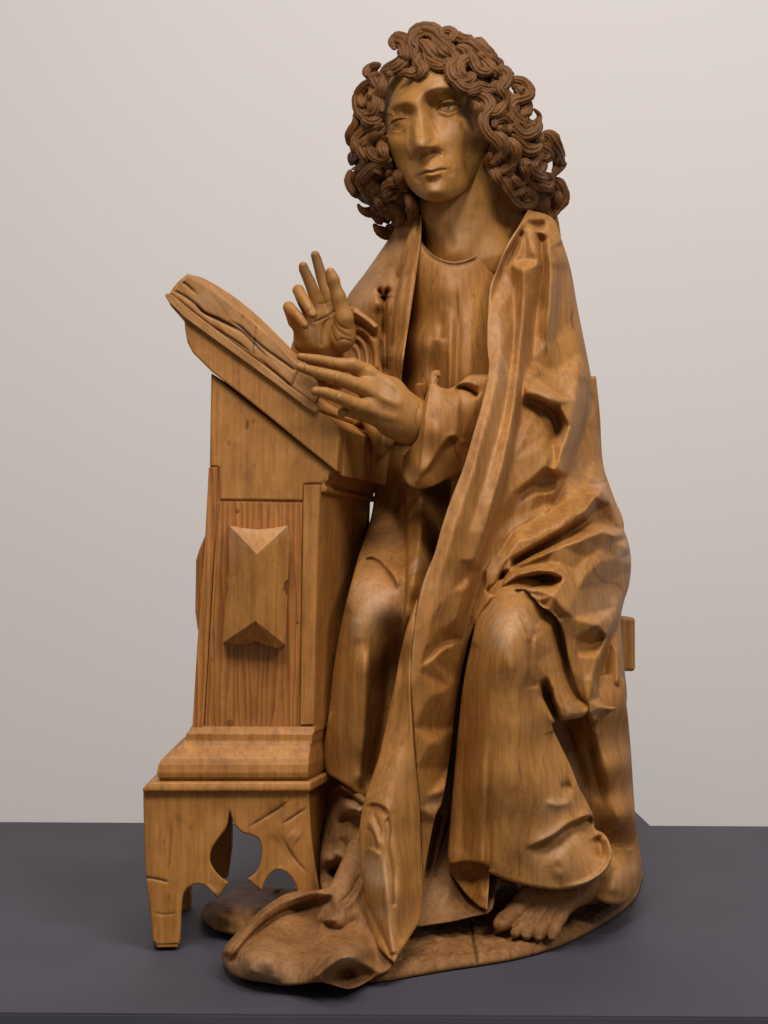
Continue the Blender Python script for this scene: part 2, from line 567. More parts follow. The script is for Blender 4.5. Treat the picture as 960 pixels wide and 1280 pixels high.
# ---- volumes from distance fields
def sdf_mesh(name, field, lo, hi, vox, parent, material, strokes=(), tones=(), tone0=0.0, relief_sign=1.0):
    import openvdb
    lo = np.array(lo); hi = np.array(hi)
    nn = np.ceil((hi - lo) / vox).astype(int) + 1
    ax = [lo[i] + vox * np.arange(nn[i]) for i in range(3)]
    G = np.stack(np.meshgrid(*ax, indexing='ij'), -1).astype(np.float32)
    v = field(G).astype(np.float32)
    band = 4 * vox
    v = np.clip(v, -band, band)
    g = openvdb.FloatGrid(band)
    g.copyFromArray(v)
    pts, quads = g.convertToQuads(0.0)
    pts = np.asarray(pts, float) * vox + lo
    quads = np.asarray(quads, np.int64)
    me = raw_mesh(name, pts, [quads[:, ::-1]], True, np.zeros(len(pts)))
    nrm = np.zeros(len(pts) * 3, np.float32)
    me.vertices.foreach_get("normal", nrm)
    nrm = nrm.reshape(-1, 3)
    # outward check
    if (nrm * (pts - pts.mean(0))).sum() < 0:
        me.flip_normals(); nrm = -nrm
    px, py = proj(pts)
    view = pts - np.array([0, 0, CAM_H])
    facing = np.clip(-(nrm * view).sum(1) / np.linalg.norm(view, axis=1) * 3, 0, 1)
    h, tone = stroke_field(px, py, strokes, 2.0)
    for (bx, by, br, val) in tones:
        tone += val * np.exp(-((px - bx)**2 + (py - by)**2) / br**2)
    pts = pts + nrm * (h * facing / 1000.0)[:, None]
    me.vertices.foreach_set("co", pts.astype(np.float32).ravel())
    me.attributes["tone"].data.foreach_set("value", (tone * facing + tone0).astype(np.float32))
    me.update()
    return link(name, me, parent, material)


def cone_sdf(G, a, b, ra, rb):
    a = np.asarray(a, np.float32); b = np.asarray(b, np.float32)
    ab = b - a
    t = np.clip(((G - a) @ ab) / max(float(ab @ ab), 1e-12), 0, 1)
    return np.sqrt((((G - a) - t[..., None] * ab)**2).sum(-1)) - (ra + (rb - ra) * t)


def ell_sdf(G, c, r, rot=None):
    q = (G - np.asarray(c, np.float32))
    if rot is not None:
        q = q @ np.asarray(rot, np.float32)
    r = np.asarray(r, np.float32)
    k = np.sqrt(((q / r)**2).sum(-1))
    k2 = np.sqrt(((q / (r * r))**2).sum(-1))
    return k * (k - 1) / np.maximum(k2, 1e-6)


def smin(a, b, k):
    h = np.clip(0.5 + 0.5 * (b - a) / k, 0, 1)
    return b + (a - b) * h - k * h * (1 - h)


def chain(G, pts, k=0.002):
    """tapered chain through (px,py,Ymm,r_mm)"""
    w = [(P(*p[:3]), p[3] / 1000.0) for p in pts]
    r = None
    for (a, ra), (b, rb) in zip(w[:-1], w[1:]):
        c = cone_sdf(G, a, b, ra, rb)
        r = c if r is None else smin(r, c, k)
    return r


# ---- prisms traced on a plane and pushed back
def prism(name, poly, Yfun, depth, parent, material, dxl=0.0, dxr=0.0, bevel=0.0012, xl=180, xr=400, smooth_outline=False, segs=2, proud=0.0):
    """polygon in photo pixels on the plane Y=Yfun(px) (mm), pushed back by depth (mm)"""
    import bmesh
    if smooth_outline:
        pl = spline(poly, closed=True, n=5)[:, :2]
    else:
        pl = np.array([[float(v) for v in p[:2]] for p in poly])
    Y = np.array([Yfun(x) for x in pl[:, 0]]) - proud
    A = unproj(pl[:, 0], pl[:, 1], Y / 1000.0)
    t = np.clip((pl[:, 0] - xl) / (xr - xl), 0, 1)
    Bk = A.copy()
    Bk[:, 1] += depth / 1000.0
    Bk[:, 0] += (dxl + (dxr - dxl) * t) / 1000.0
    bm = bmesh.new()
    va = [bm.verts.new(p) for p in A]; vb = [bm.verts.new(p) for p in Bk]
    bm.faces.new(va); bm.faces.new(vb[::-1])
    n = len(va)
    for i in range(n):
        bm.faces.new((va[i], vb[i], vb[(i + 1) % n], va[(i + 1) % n]))
    bmesh.ops.recalc_face_normals(bm, faces=bm.faces)
    if bevel:
        eds = [e for e in bm.edges if len(e.link_faces) == 2 and e.calc_face_angle(0) > 0.5]
        bmesh.ops.bevel(bm, geom=eds, offset=bevel, segments=segs, affect='EDGES', profile=0.5, clamp_overlap=True)
    bmesh.ops.triangulate(bm, faces=[f for f in bm.faces if len(f.verts) > 4])
    me = bpy.data.meshes.new(name)
    bm.to_mesh(me); bm.free()
    for p in me.polygons: p.use_smooth = False
    return link(name, me, parent, material)


def solid(name, verts, faces, parent, material, bevel=0.0012, segs=2):
    import bmesh
    bm = bmesh.new()
    vv = [bm.verts.new(v) for v in verts]
    for f in faces:
        bm.faces.new([vv[i] for i in f])
    bmesh.ops.recalc_face_normals(bm, faces=bm.faces)
    if bevel:
        eds = [e for e in bm.edges if len(e.link_faces) == 2 and e.calc_face_angle(0) > 0.3]
        bmesh.ops.bevel(bm, geom=eds, offset=bevel, segments=segs, affect='EDGES', profile=0.5, clamp_overlap=True)
    me = bpy.data.meshes.new(name)
    bm.to_mesh(me); bm.free()
    return link(name, me, parent, material)


def box(name, x0, x1, y0, y1, z0, z1, parent, material, bevel=0.002):
    v = [(x, y, z) for z in (z0, z1) for y in (y0, y1) for x in (x0, x1)]
    f = [(0, 2, 3, 1), (4, 5, 7, 6), (0, 1, 5, 4), (2, 6, 7, 3), (0, 4, 6, 2), (1, 3, 7, 5)]
    return solid(name, v, f, parent, material, bevel)


# ------------------------------------------------------------------ setting: wall and plinth
WALL_Y = 3.1
wall = box("wall", -4, 4, WALL_Y, WALL_Y + 0.1, -1.2, 3.4, None, M_WALL, 0)
wall["kind"] = "structure"
yf = PZ(480, 1269, 0)[1]; yb = PZ(480, 1030, 0)[1]
xr = PZ(815, 1033, 0)[0]
import bmesh as _bm
_b = _bm.new()
plan = [(-1.6, yf), (1.6, yf), (1.6, yb), (xr, yb), (xr + 0.006, WALL_Y - 0.003), (-0.06, WALL_Y - 0.003), (-0.06, yb), (-1.6, yb)]
va = [_b.verts.new((x, y, 0.0)) for x, y in plan]; vb = [_b.verts.new((x, y, -0.9)) for x, y in plan]
_b.faces.new(va); _b.faces.new(vb[::-1])
for i in range(len(plan)):
    j = (i + 1) % len(plan)
    _b.faces.new((va[i], vb[i], vb[j], va[j]))
_bm.ops.recalc_face_normals(_b, faces=_b.faces)
_bm.ops.bevel(_b, geom=[e for e in _b.edges if all(abs(v.co.z) < 1e-6 for v in e.verts)], offset=0.0015, segments=2, affect='EDGES')
_me = bpy.data.meshes.new("plinth"); _b.to_mesh(_me); _b.free()
plinth = link("plinth", _me, None, M_PLINTH)
plinth["kind"] = "structure"

# ------------------------------------------------------------------ the carved figure
fig = thing("carved_figure", "carved limewood figure of a seated long-haired reader in robe and mantle", "statue", (0.06, 1.25, 0.0))

# crease lines of the lap and elbow: (photo x, y, distance mm); facets lie between them
LAP_REGION = [(600, 758), (612, 744), (622, 744), (640, 743), (655, 738), (676, 758), (694, 771), (704, 790), (712, 830), (722, 862), (733, 882), (734, 894), (742, 904), (760, 894), (784, 885), (782, 830), (778, 775), (782, 752), (788, 733), (792, 705), (788, 680), (778, 652), (769, 625), (752, 608), (735, 606), (700, 630), (665, 650), (642, 662), (625, 688), (610, 715)]
LAP = [
    [(621, 728, 1208), (633, 699, 1214), (648, 676, 1219), (664, 673, 1221), (684, 661, 1226), (708, 648, 1235), (732, 638, 1250), (744, 622, 1266)],
    [(757, 606, 1300), (764, 630, 1312), (772, 656, 1322)],
    [(625, 717, 1210), (640, 697, 1217), (671, 679, 1222), (702, 661, 1230), (731, 643, 1252)],
    [(618, 742, 1234), (628, 721, 1252), (644, 704, 1258), (674, 687, 1262), (705, 670, 1270), (734, 652, 1290), (748, 632, 1310)],
    [(748, 632, 1302), (756, 648, 1316), (770, 660, 1322)], [(738, 651, 1284), (752, 655, 1300), (770, 661, 1318)],
    [(628, 726, 1204), (636, 711, 1206), (655, 703, 1201), (674, 695, 1198), (700, 683, 1202), (729, 673, 1216), (753, 664, 1242), (771, 669, 1272)],
    [(703, 722, 1193), (717, 711, 1214), (733, 696, 1228), (750, 685, 1248), (767, 679, 1274), (786, 684, 1312)],
    [(638, 718, 1207), (655, 709, 1207), (677, 701, 1210), (700, 705, 1203), (703, 722, 1193)],
    [(626, 736, 1198), (646, 720, 1190), (669, 714, 1185), (688, 715, 1183), (703, 722, 1193)],
    [(632, 737, 1228), (652, 728, 1234), (683, 722, 1234), (698, 724, 1212)],
    [(629, 741, 1198), (648, 736, 1180), (670, 737, 1184), (690, 736, 1186), (702, 728, 1191)],
    [(648, 736, 1180), (668, 744, 1188), (692, 745, 1176), (709, 766, 1184)], [(702, 728, 1191), (692, 745, 1176)],
    [(655, 740, 1186), (676, 758, 1188), (694, 771, 1192), (709, 768, 1190)],
    [(703, 724, 1192), (722, 738, 1206), (717, 773, 1194)],
    [(722, 738, 1206), (733, 718, 1214), (750, 702, 1236), (774, 698, 1288), (788, 704, 1326)],
    [(733, 735, 1220), (746, 735, 1238), (757, 752, 1252), (744, 766, 1232), (728, 760, 1212)],
    [(775, 718, 1296), (781, 736, 1304), (773, 758, 1274), (746, 781, 1212), (717, 773, 1194)],
    [(724, 802, 1222), (740, 806, 1236), (755, 797, 1244)],
    [(768, 775, 1254), (757, 795, 1230), (748, 822, 1214), (741, 850, 1206), (735, 878, 1205)],
    [(762, 800, 1266), (754, 832, 1264), (752, 864, 1258)],
    [(773, 780, 1284), (772, 815, 1258), (773, 850, 1250), (776, 870, 1262)],
    [(753, 868, 1262), (765, 877, 1280), (777, 880, 1282)], [(748, 872, 1226), (753, 884, 1216), (765, 886, 1228), (780, 883, 1268)], [(735, 893, 1206), (743, 901, 1212)],
    [(709, 768, 1190), (719, 797, 1202), (722, 820, 1206), (729, 850, 1206), (734, 879, 1206)]]
UPPER_REGION = [(664, 256), (644, 283), (626, 310), (609, 343), (602, 365), (601, 430), (600, 478), (592, 510), (581, 548), (569, 588), (557, 618), (544, 656), (534, 690), (522, 722), (514, 750), (508, 790), (504, 860), (508, 910), (512, 960), (516, 1010), (528, 1124), (540, 1080), (558, 1010), (570, 960), (577, 905), (584, 850), (596, 795), (608, 764), (612, 744), (610, 715), (625, 688), (642, 662), (665, 650), (700, 632), (735, 606), (752, 606), (764, 600), (758, 540), (752, 490), (743, 440), (732, 385), (722, 335), (710, 294), (696, 266)]
UPPER = [
    # front edge, broad band, valley, pipe and its dark side, from the neck to the floor
    [(656, 276, 1316), (643, 300, 1307), (629, 321, 1297), (616, 354, 1288), (612, 378, 1282), (611, 440, 1256), (609, 478, 1228), (601, 510, 1208), (590, 548, 1192), (578, 588, 1182), (566, 618, 1174), (553, 656, 1167), (544, 692, 1162), (533, 722, 1158), (525, 750, 1154), (518, 790, 1150), (514, 830, 1148), (514, 862, 1148), (517, 910, 1153), (521, 960, 1158), (524, 1010, 1166)],
    [(651, 292, 1332), (638, 314, 1324), (627, 338, 1310), (621, 360, 1298), (624, 390, 1278), (626, 440, 1254), (620, 478, 1225), (613, 512, 1205), (602, 550, 1187), (592, 590, 1176), (580, 625, 1168), (568, 660, 1161), (558, 695, 1157), (548, 730, 1154), (540, 770, 1151), (531, 812, 1151), (526, 834, 1150)],
    [(651, 288, 1317), (641, 329, 1306), (642, 358, 1304), (643, 396, 1294), (641, 440, 1280), (636, 475, 1257), (630, 512, 1235), (620, 550, 1213), (609, 590, 1197), (597, 630, 1184), (585, 665, 1175), (574, 700, 1169), (564, 740, 1164), (552, 785, 1166)],
    [(655, 340, 1289), (656, 370, 1287), (654, 400, 1281), (650, 440, 1270), (647, 475, 1248), (643, 510, 1226), (636, 550, 1205), (627, 590, 1191), (616, 630, 1182), (605, 665, 1178), (593, 700, 1178), (583, 735, 1174), (573, 772, 1174), (568, 792, 1184)],
    [(664, 285, 1318), (672, 322, 1306), (670, 337, 1303), (667, 367, 1306), (662, 400, 1302), (657, 440, 1292), (654, 472, 1280), (650, 509, 1265), (645, 540, 1254), (640, 576, 1240), (632, 607, 1228), (624, 640, 1223), (614, 675, 1218), (603, 710, 1214), (594, 740, 1212), (585, 768, 1210), (578, 800, 1208), (574, 850, 1208), (567, 910, 1212), (560, 960, 1214)],
    [(642, 332, 1300), (654, 337, 1289), (671, 331, 1300)], [(645, 327, 1310), (657, 325, 1312), (668, 325, 1310)],
    [(651, 303, 1308), (648, 318, 1308)], [(656, 292, 1315), (656, 316, 1313)], [(661, 296, 1310), (664, 314, 1308)],
    [(666, 280, 1334), (674, 283, 1340), (681, 281, 1338)], [(667, 287, 1316), (677, 290, 1317), (683, 286, 1326)], [(665, 275, 1322), (683, 274, 1334)],
    [(675, 297, 1332), (678, 333, 1330), (673, 375, 1326), (668, 417, 1316), (665, 450, 1306)],
    [(686, 298, 1322), (688, 330, 1312), (689, 354, 1307), (687, 392, 1304), (684, 430, 1306), (680, 460, 1310)],
    [(700, 340, 1334), (699, 385, 1332), (694, 425, 1326), (694, 462, 1318)], [(708, 340, 1346), (718, 395, 1354), (726, 440, 1346), (733, 470, 1344)],
    [(524, 840, 1150), (540, 824, 1158), (553, 811, 1168), (566, 806, 1180)], [(531, 826, 1160), (545, 812, 1174), (556, 803, 1186), (568, 799, 1196)],
    [(538, 870, 1160), (552, 866, 1174), (562, 858, 1188)], [(538, 930, 1166), (549, 930, 1182), (556, 930, 1196)], [(535, 995, 1174), (545, 1000, 1190)],
    [(588, 716, 1190), (596, 714, 1204), (602, 724, 1214)],
    # elbow
    [(664, 470, 1288), (674, 474, 1300), (692, 482, 1308), (702, 491, 1308)],
    [(657, 484, 1266), (671, 489, 1258), (688, 496, 1262), (700, 502, 1280)],
    [(656, 493, 1264), (671, 497, 1260), (687, 504, 1264), (699, 506, 1284)],
    [(660, 500, 1288), (671, 503, 1296), (684, 512, 1308), (693, 523, 1314), (696, 538, 1310), (690, 550, 1296)],
    [(655, 512, 1270), (668, 518, 1272), (680, 530, 1276), (684, 546, 1276), (690, 560, 1284), (692, 574, 1276)],
    [(656, 545, 1250), (668, 552, 1254), (678, 562, 1252), (685, 576, 1248), (684, 584, 1248)],
    [(723, 470, 1322), (720, 500, 1306), (713, 532, 1286), (704, 558, 1270), (698, 576, 1262), (702, 590, 1268)],
    [(684, 584, 1248), (691, 588, 1254), (702, 590, 1268)],
    [(666, 602, 1258), (679, 590, 1272), (686, 594, 1284), (700, 596, 1290), (696, 608, 1284)], [(650, 616, 1256), (666, 607, 1270), (690, 607, 1290)],
    [(684, 584, 1248), (668, 598, 1246), (650, 610, 1238), (640, 618, 1230)],
    [(644, 634, 1246), (672, 618, 1254), (694, 614, 1270)], [(634, 650, 1242), (662, 640, 1252), (684, 628, 1270)],
    [(736, 488, 1354), (725, 528, 1322), (713, 561, 1294), (703, 590, 1272)],
    [(741, 500, 1372), (731, 532, 1352), (719, 565, 1326), (709, 596, 1304), (692, 630, 1284)],
    [(748, 540, 1370), (742, 575, 1352), (728, 605, 1320)]]
POUCH_REGION = [(666, 785), (688, 755), (703, 775), (712, 810), (722, 845), (738, 872), (739, 890), (716, 902), (702, 905), (694, 909), (684, 890), (669, 862), (662, 830)]
POUCH = [
    [(700, 779, 1222), (704, 812, 1228), (711, 843, 1230), (723, 871, 1226), (733, 879, 1216)],
    [(688, 785, 1190), (692, 812, 1188), (699, 838, 1190), (710, 866, 1193), (720, 880, 1196)],
    [(684, 846, 1176), (691, 861, 1178), (696, 880, 1177), (701, 897, 1182)], [(701, 897, 1182), (716, 892, 1188), (731, 890, 1202), (735, 883, 1208)],
    [(668, 800, 1160), (670, 830, 1164), (674, 853, 1172), (676, 868, 1172), (686, 887, 1178), (697, 909, 1186)],
    [(679, 858, 1204), (683, 874, 1224), (691, 891, 1228), (698, 904, 1230)]]

# ---- tunic over the chest
sheet("tunic", [(524, 262, 'c'), (523, 290), (532, 309), (548, 322), (570, 327), (596, 318), (622, 297), (640, 268), (652, 236), (690, 250), (705, 340), (715, 480), (705, 620), (640, 690),
                (560, 700), (500, 690), (478, 650), (470, 600), (468, 520), (480, 420), (498, 330)],
      [(524, 275, 1320), (530, 305, 1311), (560, 325, 1298), (600, 316, 1310), (622, 312, 1328), (645, 268, 1352), (560, 360, 1288), (520, 340, 1310), (508, 400, 1330), (606, 360, 1306),
       (560, 420, 1283), (530, 430, 1296), (600, 430, 1290), (505, 470, 1335), (530, 490, 1298), (560, 500, 1286), (600, 490, 1286), (540, 560, 1310), (520, 640, 1345),
       (580, 600, 1330), (680, 320, 1370), (690, 480, 1370), (680, 620, 1380), (480, 620, 1370), (560, 680, 1350), (490, 540, 1345)],
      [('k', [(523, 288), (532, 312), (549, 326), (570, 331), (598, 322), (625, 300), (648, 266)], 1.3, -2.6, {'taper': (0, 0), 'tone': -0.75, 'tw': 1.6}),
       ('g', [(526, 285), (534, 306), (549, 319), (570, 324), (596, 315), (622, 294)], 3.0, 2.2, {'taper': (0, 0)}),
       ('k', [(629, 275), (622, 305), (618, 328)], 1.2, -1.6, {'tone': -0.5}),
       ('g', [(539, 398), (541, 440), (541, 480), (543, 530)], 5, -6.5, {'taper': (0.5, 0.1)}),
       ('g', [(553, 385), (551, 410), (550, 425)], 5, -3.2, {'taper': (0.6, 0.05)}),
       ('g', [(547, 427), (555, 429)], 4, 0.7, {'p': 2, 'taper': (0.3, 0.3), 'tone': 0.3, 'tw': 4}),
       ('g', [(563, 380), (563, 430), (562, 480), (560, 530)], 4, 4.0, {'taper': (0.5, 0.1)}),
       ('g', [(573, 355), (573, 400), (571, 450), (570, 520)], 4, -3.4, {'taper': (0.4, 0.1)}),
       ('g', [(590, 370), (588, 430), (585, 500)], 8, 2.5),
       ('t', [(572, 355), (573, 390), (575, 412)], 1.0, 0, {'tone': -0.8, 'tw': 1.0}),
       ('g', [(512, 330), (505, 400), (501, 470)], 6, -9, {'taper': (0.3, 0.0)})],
      fig, M_ROBE, thick=110, backroll=60, edge=4, amp=1.3)

# ---- the back of the robe, closing the figure behind
sheet("robe_back", [(518, 264), (575, 270), (640, 246), (690, 280), (715, 400), (735, 500), (755, 620), (770, 700), (765, 780), (765, 900), (778, 1000), (785, 1080), (700, 1100), (560, 1090), (500, 1060), (465, 1000), (450, 930), (455, 820), (475, 720), (490, 640), (490, 520), (490, 420), (505, 340)],
      [(530, 280, 1392), (640, 262, 1398), (560, 320, 1372), (660, 320, 1392), (520, 420, 1376), (600, 420, 1366), (700, 450, 1396), (500, 560, 1380), (600, 560, 1372), (720, 560, 1400), (490, 660, 1372), (560, 680, 1362), (640, 700, 1350), (750, 700, 1396), (470, 800, 1310), (560, 820, 1300), (660, 820, 1310), (750, 820, 1366),
       (465, 930, 1300), (560, 930, 1292), (660, 930, 1300), (755, 930, 1350), (500, 1050, 1290), (600, 1070, 1290), (700, 1090, 1300), (770, 1070, 1350)], [], fig, M_ROBE, thick=120, backroll=90, edge=20, step=4)

# ---- belly, lap and the leg beside the lectern
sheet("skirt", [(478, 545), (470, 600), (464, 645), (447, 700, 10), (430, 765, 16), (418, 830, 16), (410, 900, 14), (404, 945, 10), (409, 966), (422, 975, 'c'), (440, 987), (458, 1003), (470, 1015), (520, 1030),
                 (545, 1000), (575, 860), (590, 740), (600, 640), (600, 560), (540, 540)],
      [(470, 600, 1352), (485, 560, 1350), (472, 640, 1335), (480, 660, 1302), (455, 690, 1280), (490, 694, 1256), (470, 712, 1238), (455, 730, 1222), (480, 740, 1214), (465, 765, 1203),
       (428, 785, 1226), (455, 785, 1200), (490, 785, 1226), (420, 830, 1228), (450, 830, 1202), (475, 830, 1216), (495, 830, 1246), (414, 880, 1230), (448, 880, 1205), (470, 880, 1220), (492, 880, 1250),
       (410, 930, 1233), (446, 930, 1209), (466, 930, 1224), (484, 930, 1252), (410, 970, 1238), (444, 980, 1214), (462, 985, 1228), (478, 980, 1250), (525, 600, 1272), (527, 650, 1250), (523, 700, 1224), (514, 740, 1210), (508, 780, 1204), (545, 640, 1320), (548, 700, 1290),
       (505, 640, 1318), (507, 690, 1276), (580, 640, 1350), (560, 800, 1270), (540, 900, 1265), (530, 1000, 1255), (590, 600, 1360), (540, 560, 1330)],
      [('c', [(507, 602), (508, 660), (509, 710), (507, 750), (502, 800), (494, 860)], 8, -9, {'a2': 0.5, 'w2': 8, 'taper': (0.1, 0.4)}),
       ('g', [(526, 610), (525, 660), (520, 710), (514, 760)], 9, 11, {'taper': (0.15, 0.2)}),
       ('g', [(522, 690), (518, 720)], 5, 3, {'tone': 0.5, 'tw': 7}),
       ('k', [(497, 600), (497, 640), (498, 672)], 3, -8),
       ('c', [(446, 706), (462, 697), (474, 702), (484, 713), (494, 728), (499, 745)], 5, -9, {'a2': 0.45, 'w2': 7, 'taper': (0.25, 0.35)}),
       ('g', [(487, 698), (497, 701), (506, 707)], 4, -8, {'taper': (0.2, 0.1)}),
       ('g', [(484, 704), (494, 718), (499, 735)], 3, 4),
       ('g', [(447, 770), (447, 790), (449, 806)], 8, 1.5, {'tone': 0.3, 'tw': 14}),
       ('g', [(457, 806), (455, 850), (455, 900), (452, 950), (448, 985)], 7, 6, {'taper': (0.2, 0.1)}),
       ('g', [(435, 800), (432, 850), (430, 900), (428, 960)], 5, -3),
       ('c', [(463, 790), (462, 850), (460, 910), (456, 990)], 7, 3, {'a2': 5, 'w2': 10, 'taper': (0.4, 0.1)}),
       ('g', [(484, 800), (482, 870), (474, 930), (462, 985)], 10, -14, {'taper': (0.3, 0.1)})],
      fig, M_ROBE, thick=70, backroll=40, edge=4, c=32, wob=0.2, lam=0.01, tones=[(462, 745, 26, 0.55), (478, 770, 20, 0.35), (452, 775, 14, 0.45), (470, 680, 20, 0.2)])  # pale knee: wear together with a highlight painted into the tone

# ---- mantle over the shoulder behind the raised hand
sheet("mantle_shoulder", [(528, 268, 'c'), (526, 300), (520, 345), (512, 400), (505, 445), (500, 500), (498, 545), (470, 570), (436, 540), (428, 470, 14), (428, 400, 14), (434, 372, 14), (455, 343, 14), (474, 316, 14), (492, 288, 14), (502, 262, 14)],
      [(505, 275, 1345), (490, 300, 1352), (510, 300, 1330), (523, 300, 1312), (470, 330, 1352), (450, 360, 1350), (480, 340, 1332), (500, 340, 1318), (517, 350, 1296), (440, 390, 1345), (465, 375, 1322),
       (490, 390, 1306), (510, 400, 1284), (500, 450, 1275), (480, 420, 1318), (450, 430, 1325), (480, 470, 1310), (495, 520, 1280), (455, 520, 1330), (430, 470, 1345)],
      [('c', [(513, 282), (506, 320), (499, 360), (492, 400), (488, 450)], 6, -8, {'a2': 1.0, 'w2': 7, 'taper': (0.1, 0.2)}),
       ('g', [(519, 300), (514, 350), (507, 400), (500, 440)], 4, 3),
       ('k', [(475, 364), (480, 372), (484, 364)], 2.6, -14, {'taper': (0, 0), 'tone': -0.5, 'tw': 4}),
       ('k', [(480, 370), (481, 395), (481, 430), (483, 470)], 3.0, -15, {'taper': (0.02, 0.1)}),
       ('g', [(474, 378), (472, 400), (474, 430)], 5, -5),
       ('g', [(487, 370), (486, 400), (486, 440)], 3, 5),
       ('g', [(488, 437), (488, 444)], 4, 3.5, {'taper': (0, 0), 'tone': 0.4, 'tw': 4}),
       ('c', [(498, 285), (487, 320), (476, 350)], 8, -4, {'a2': 0.6, 'w2': 9})],
      fig, M_ROBE, thick=80, backroll=50, edge=3.5, amp=1.3, tones=[(470, 340, 22, 0.4), (492, 300, 18, 0.3), (455, 372, 18, 0.35)])

# ---- sleeve of the raised arm
sheet("sleeve", [(428, 392), (440, 383), (455, 392), (470, 404), (476, 412), (474, 440), (478, 470), (472, 512), (445, 532), (408, 526), (384, 492), (368, 450), (364, 436), (368, 424), (380, 418)],
      [(430, 395, 1290), (445, 390, 1283), (470, 410, 1285), (440, 420, 1292), (460, 430, 1290), (472, 450, 1292), (450, 465, 1284), (465, 480, 1288), (430, 450, 1290), (430, 480, 1280), (370, 435, 1296), (390, 470, 1290), (410, 515, 1292), (445, 520, 1284)],
      [('g', [(440, 388), (455, 398), (471, 411)], 5, 7, {'taper': (0.1, 0.05), 'tone': 0.3, 'tw': 6}),
       ('k', [(437, 400), (450, 405), (463, 416), (470, 425)], 2.2, -6, {'taper': (0.1, 0.2)}),
       ('g', [(446, 408), (462, 420), (469, 440), (470, 465)], 3, 4, {'taper': (0.1, 0.1)}),
       ('k', [(444, 415), (456, 424), (463, 440), (464, 465)], 2, -6, {'taper': (0.1, 0.1)}),
       ('g', [(444, 420), (454, 430), (459, 445), (459, 465)], 2.4, 4, {'taper': (0.1, 0.1), 'tone': 0.3}),
       ('k', [(442, 424), (450, 434), (454, 447), (454, 465)], 2, -5, {'taper': (0.1, 0.1)}),
       ('g', [(442, 430), (448, 440), (450, 452), (450, 465)], 2.2, 4, {'taper': (0.1, 0.1), 'tone': 0.3})],
      fig, M_ROBE, thick=35, edge=5)
# the tip of that sleeve hanging below the near hand
sheet("sleeve_tip", [(452, 520), (478, 520), (494, 540), (492, 556), (482, 568), (472, 568), (464, 552), (456, 535)],
      [(460, 530, 1262), (478, 550, 1248), (490, 545, 1256), (478, 566, 1250), (468, 552, 1256)],
      [('g', [(478, 530), (480, 550), (478, 565)], 6, 4)], fig, M_ROBE, thick=20, edge=7, tones=[(480, 558, 9, 0.3)])

# ---- cuff of the near sleeve
sheet("sleeve_cuff", [(541, 465), (549, 464), (551, 471), (546, 480), (560, 486), (575, 478), (585, 470), (600, 468), (612, 470), (612, 560), (596, 590), (575, 592), (560, 598), (545, 606), (528, 611), (514, 609, 'c'), (506, 600), (503, 575), (512, 560), (522, 548), (527, 520), (531, 500), (536, 483)],
      [(545, 470, 1214), (536, 500, 1204), (530, 540, 1199), (520, 585, 1204), (515, 605, 1210), (550, 500, 1202), (548, 540, 1196), (540, 575, 1204), (572, 500, 1213), (572, 540, 1211), (565, 575, 1218), (550, 600, 1220),
       (590, 500, 1226), (595, 480, 1236), (590, 560, 1236), (605, 520, 1240), (580, 480, 1236), (505, 585, 1232)],
      [('c', [(547, 466), (540, 478), (535, 492), (531, 515), (528, 548), (524, 585), (517, 606)], 2, -2.0, {'a2': 1.6, 'w2': 3, 'taper': (0.05, 0.05)}),
       ('g', [(538, 484), (543, 478), (549, 470)], 3.2, -4, {'taper': (0.1, 0.1)}),
       ('c', [(575, 486), (575, 515), (574, 545), (573, 552)], 5, 6, {'a2': 0.5, 'w2': 5, 'taper': (0.3, 0.1)}),
       ('k', [(568, 486), (578, 485), (590, 490), (598, 497)], 2.6, -14, {'taper': (0.15, 0.15), 'tone': -0.35, 'tw': 3}),
       ('g', [(562, 482), (576, 478), (590, 478), (604, 486)], 4, 5),
       ('c', [(573, 547), (562, 548), (552, 560), (542, 578), (526, 600)], 4, 4, {'a2': 2.8, 'w2': 9, 'taper': (0.1, 0.2)}),
       ('g', [(545, 520), (543, 560), (530, 595)], 6, 3),
       ('k', [(592, 466), (602, 468), (610, 468)], 2, -7, {'taper': (0.1, 0.1), 'tone': -0.3})],
      fig, M_ROBE, thick=26, edge=3, tones=[(510, 595, 9, 0.45), (545, 490, 8, 0.3), (582, 500, 9, 0.35)])
sheet("sleeve_curl", [(520, 480), (530, 478), (540, 464), (549, 463), (550, 470), (543, 480), (534, 492), (528, 505), (520, 492)],
      [(522, 484, 1240), (545, 468, 1224), (530, 490, 1234), (538, 478, 1226)], [('g', [(545, 468), (536, 482), (528, 498)], 4, 3)], fig, M_ROBE, thick=14, edge=4)

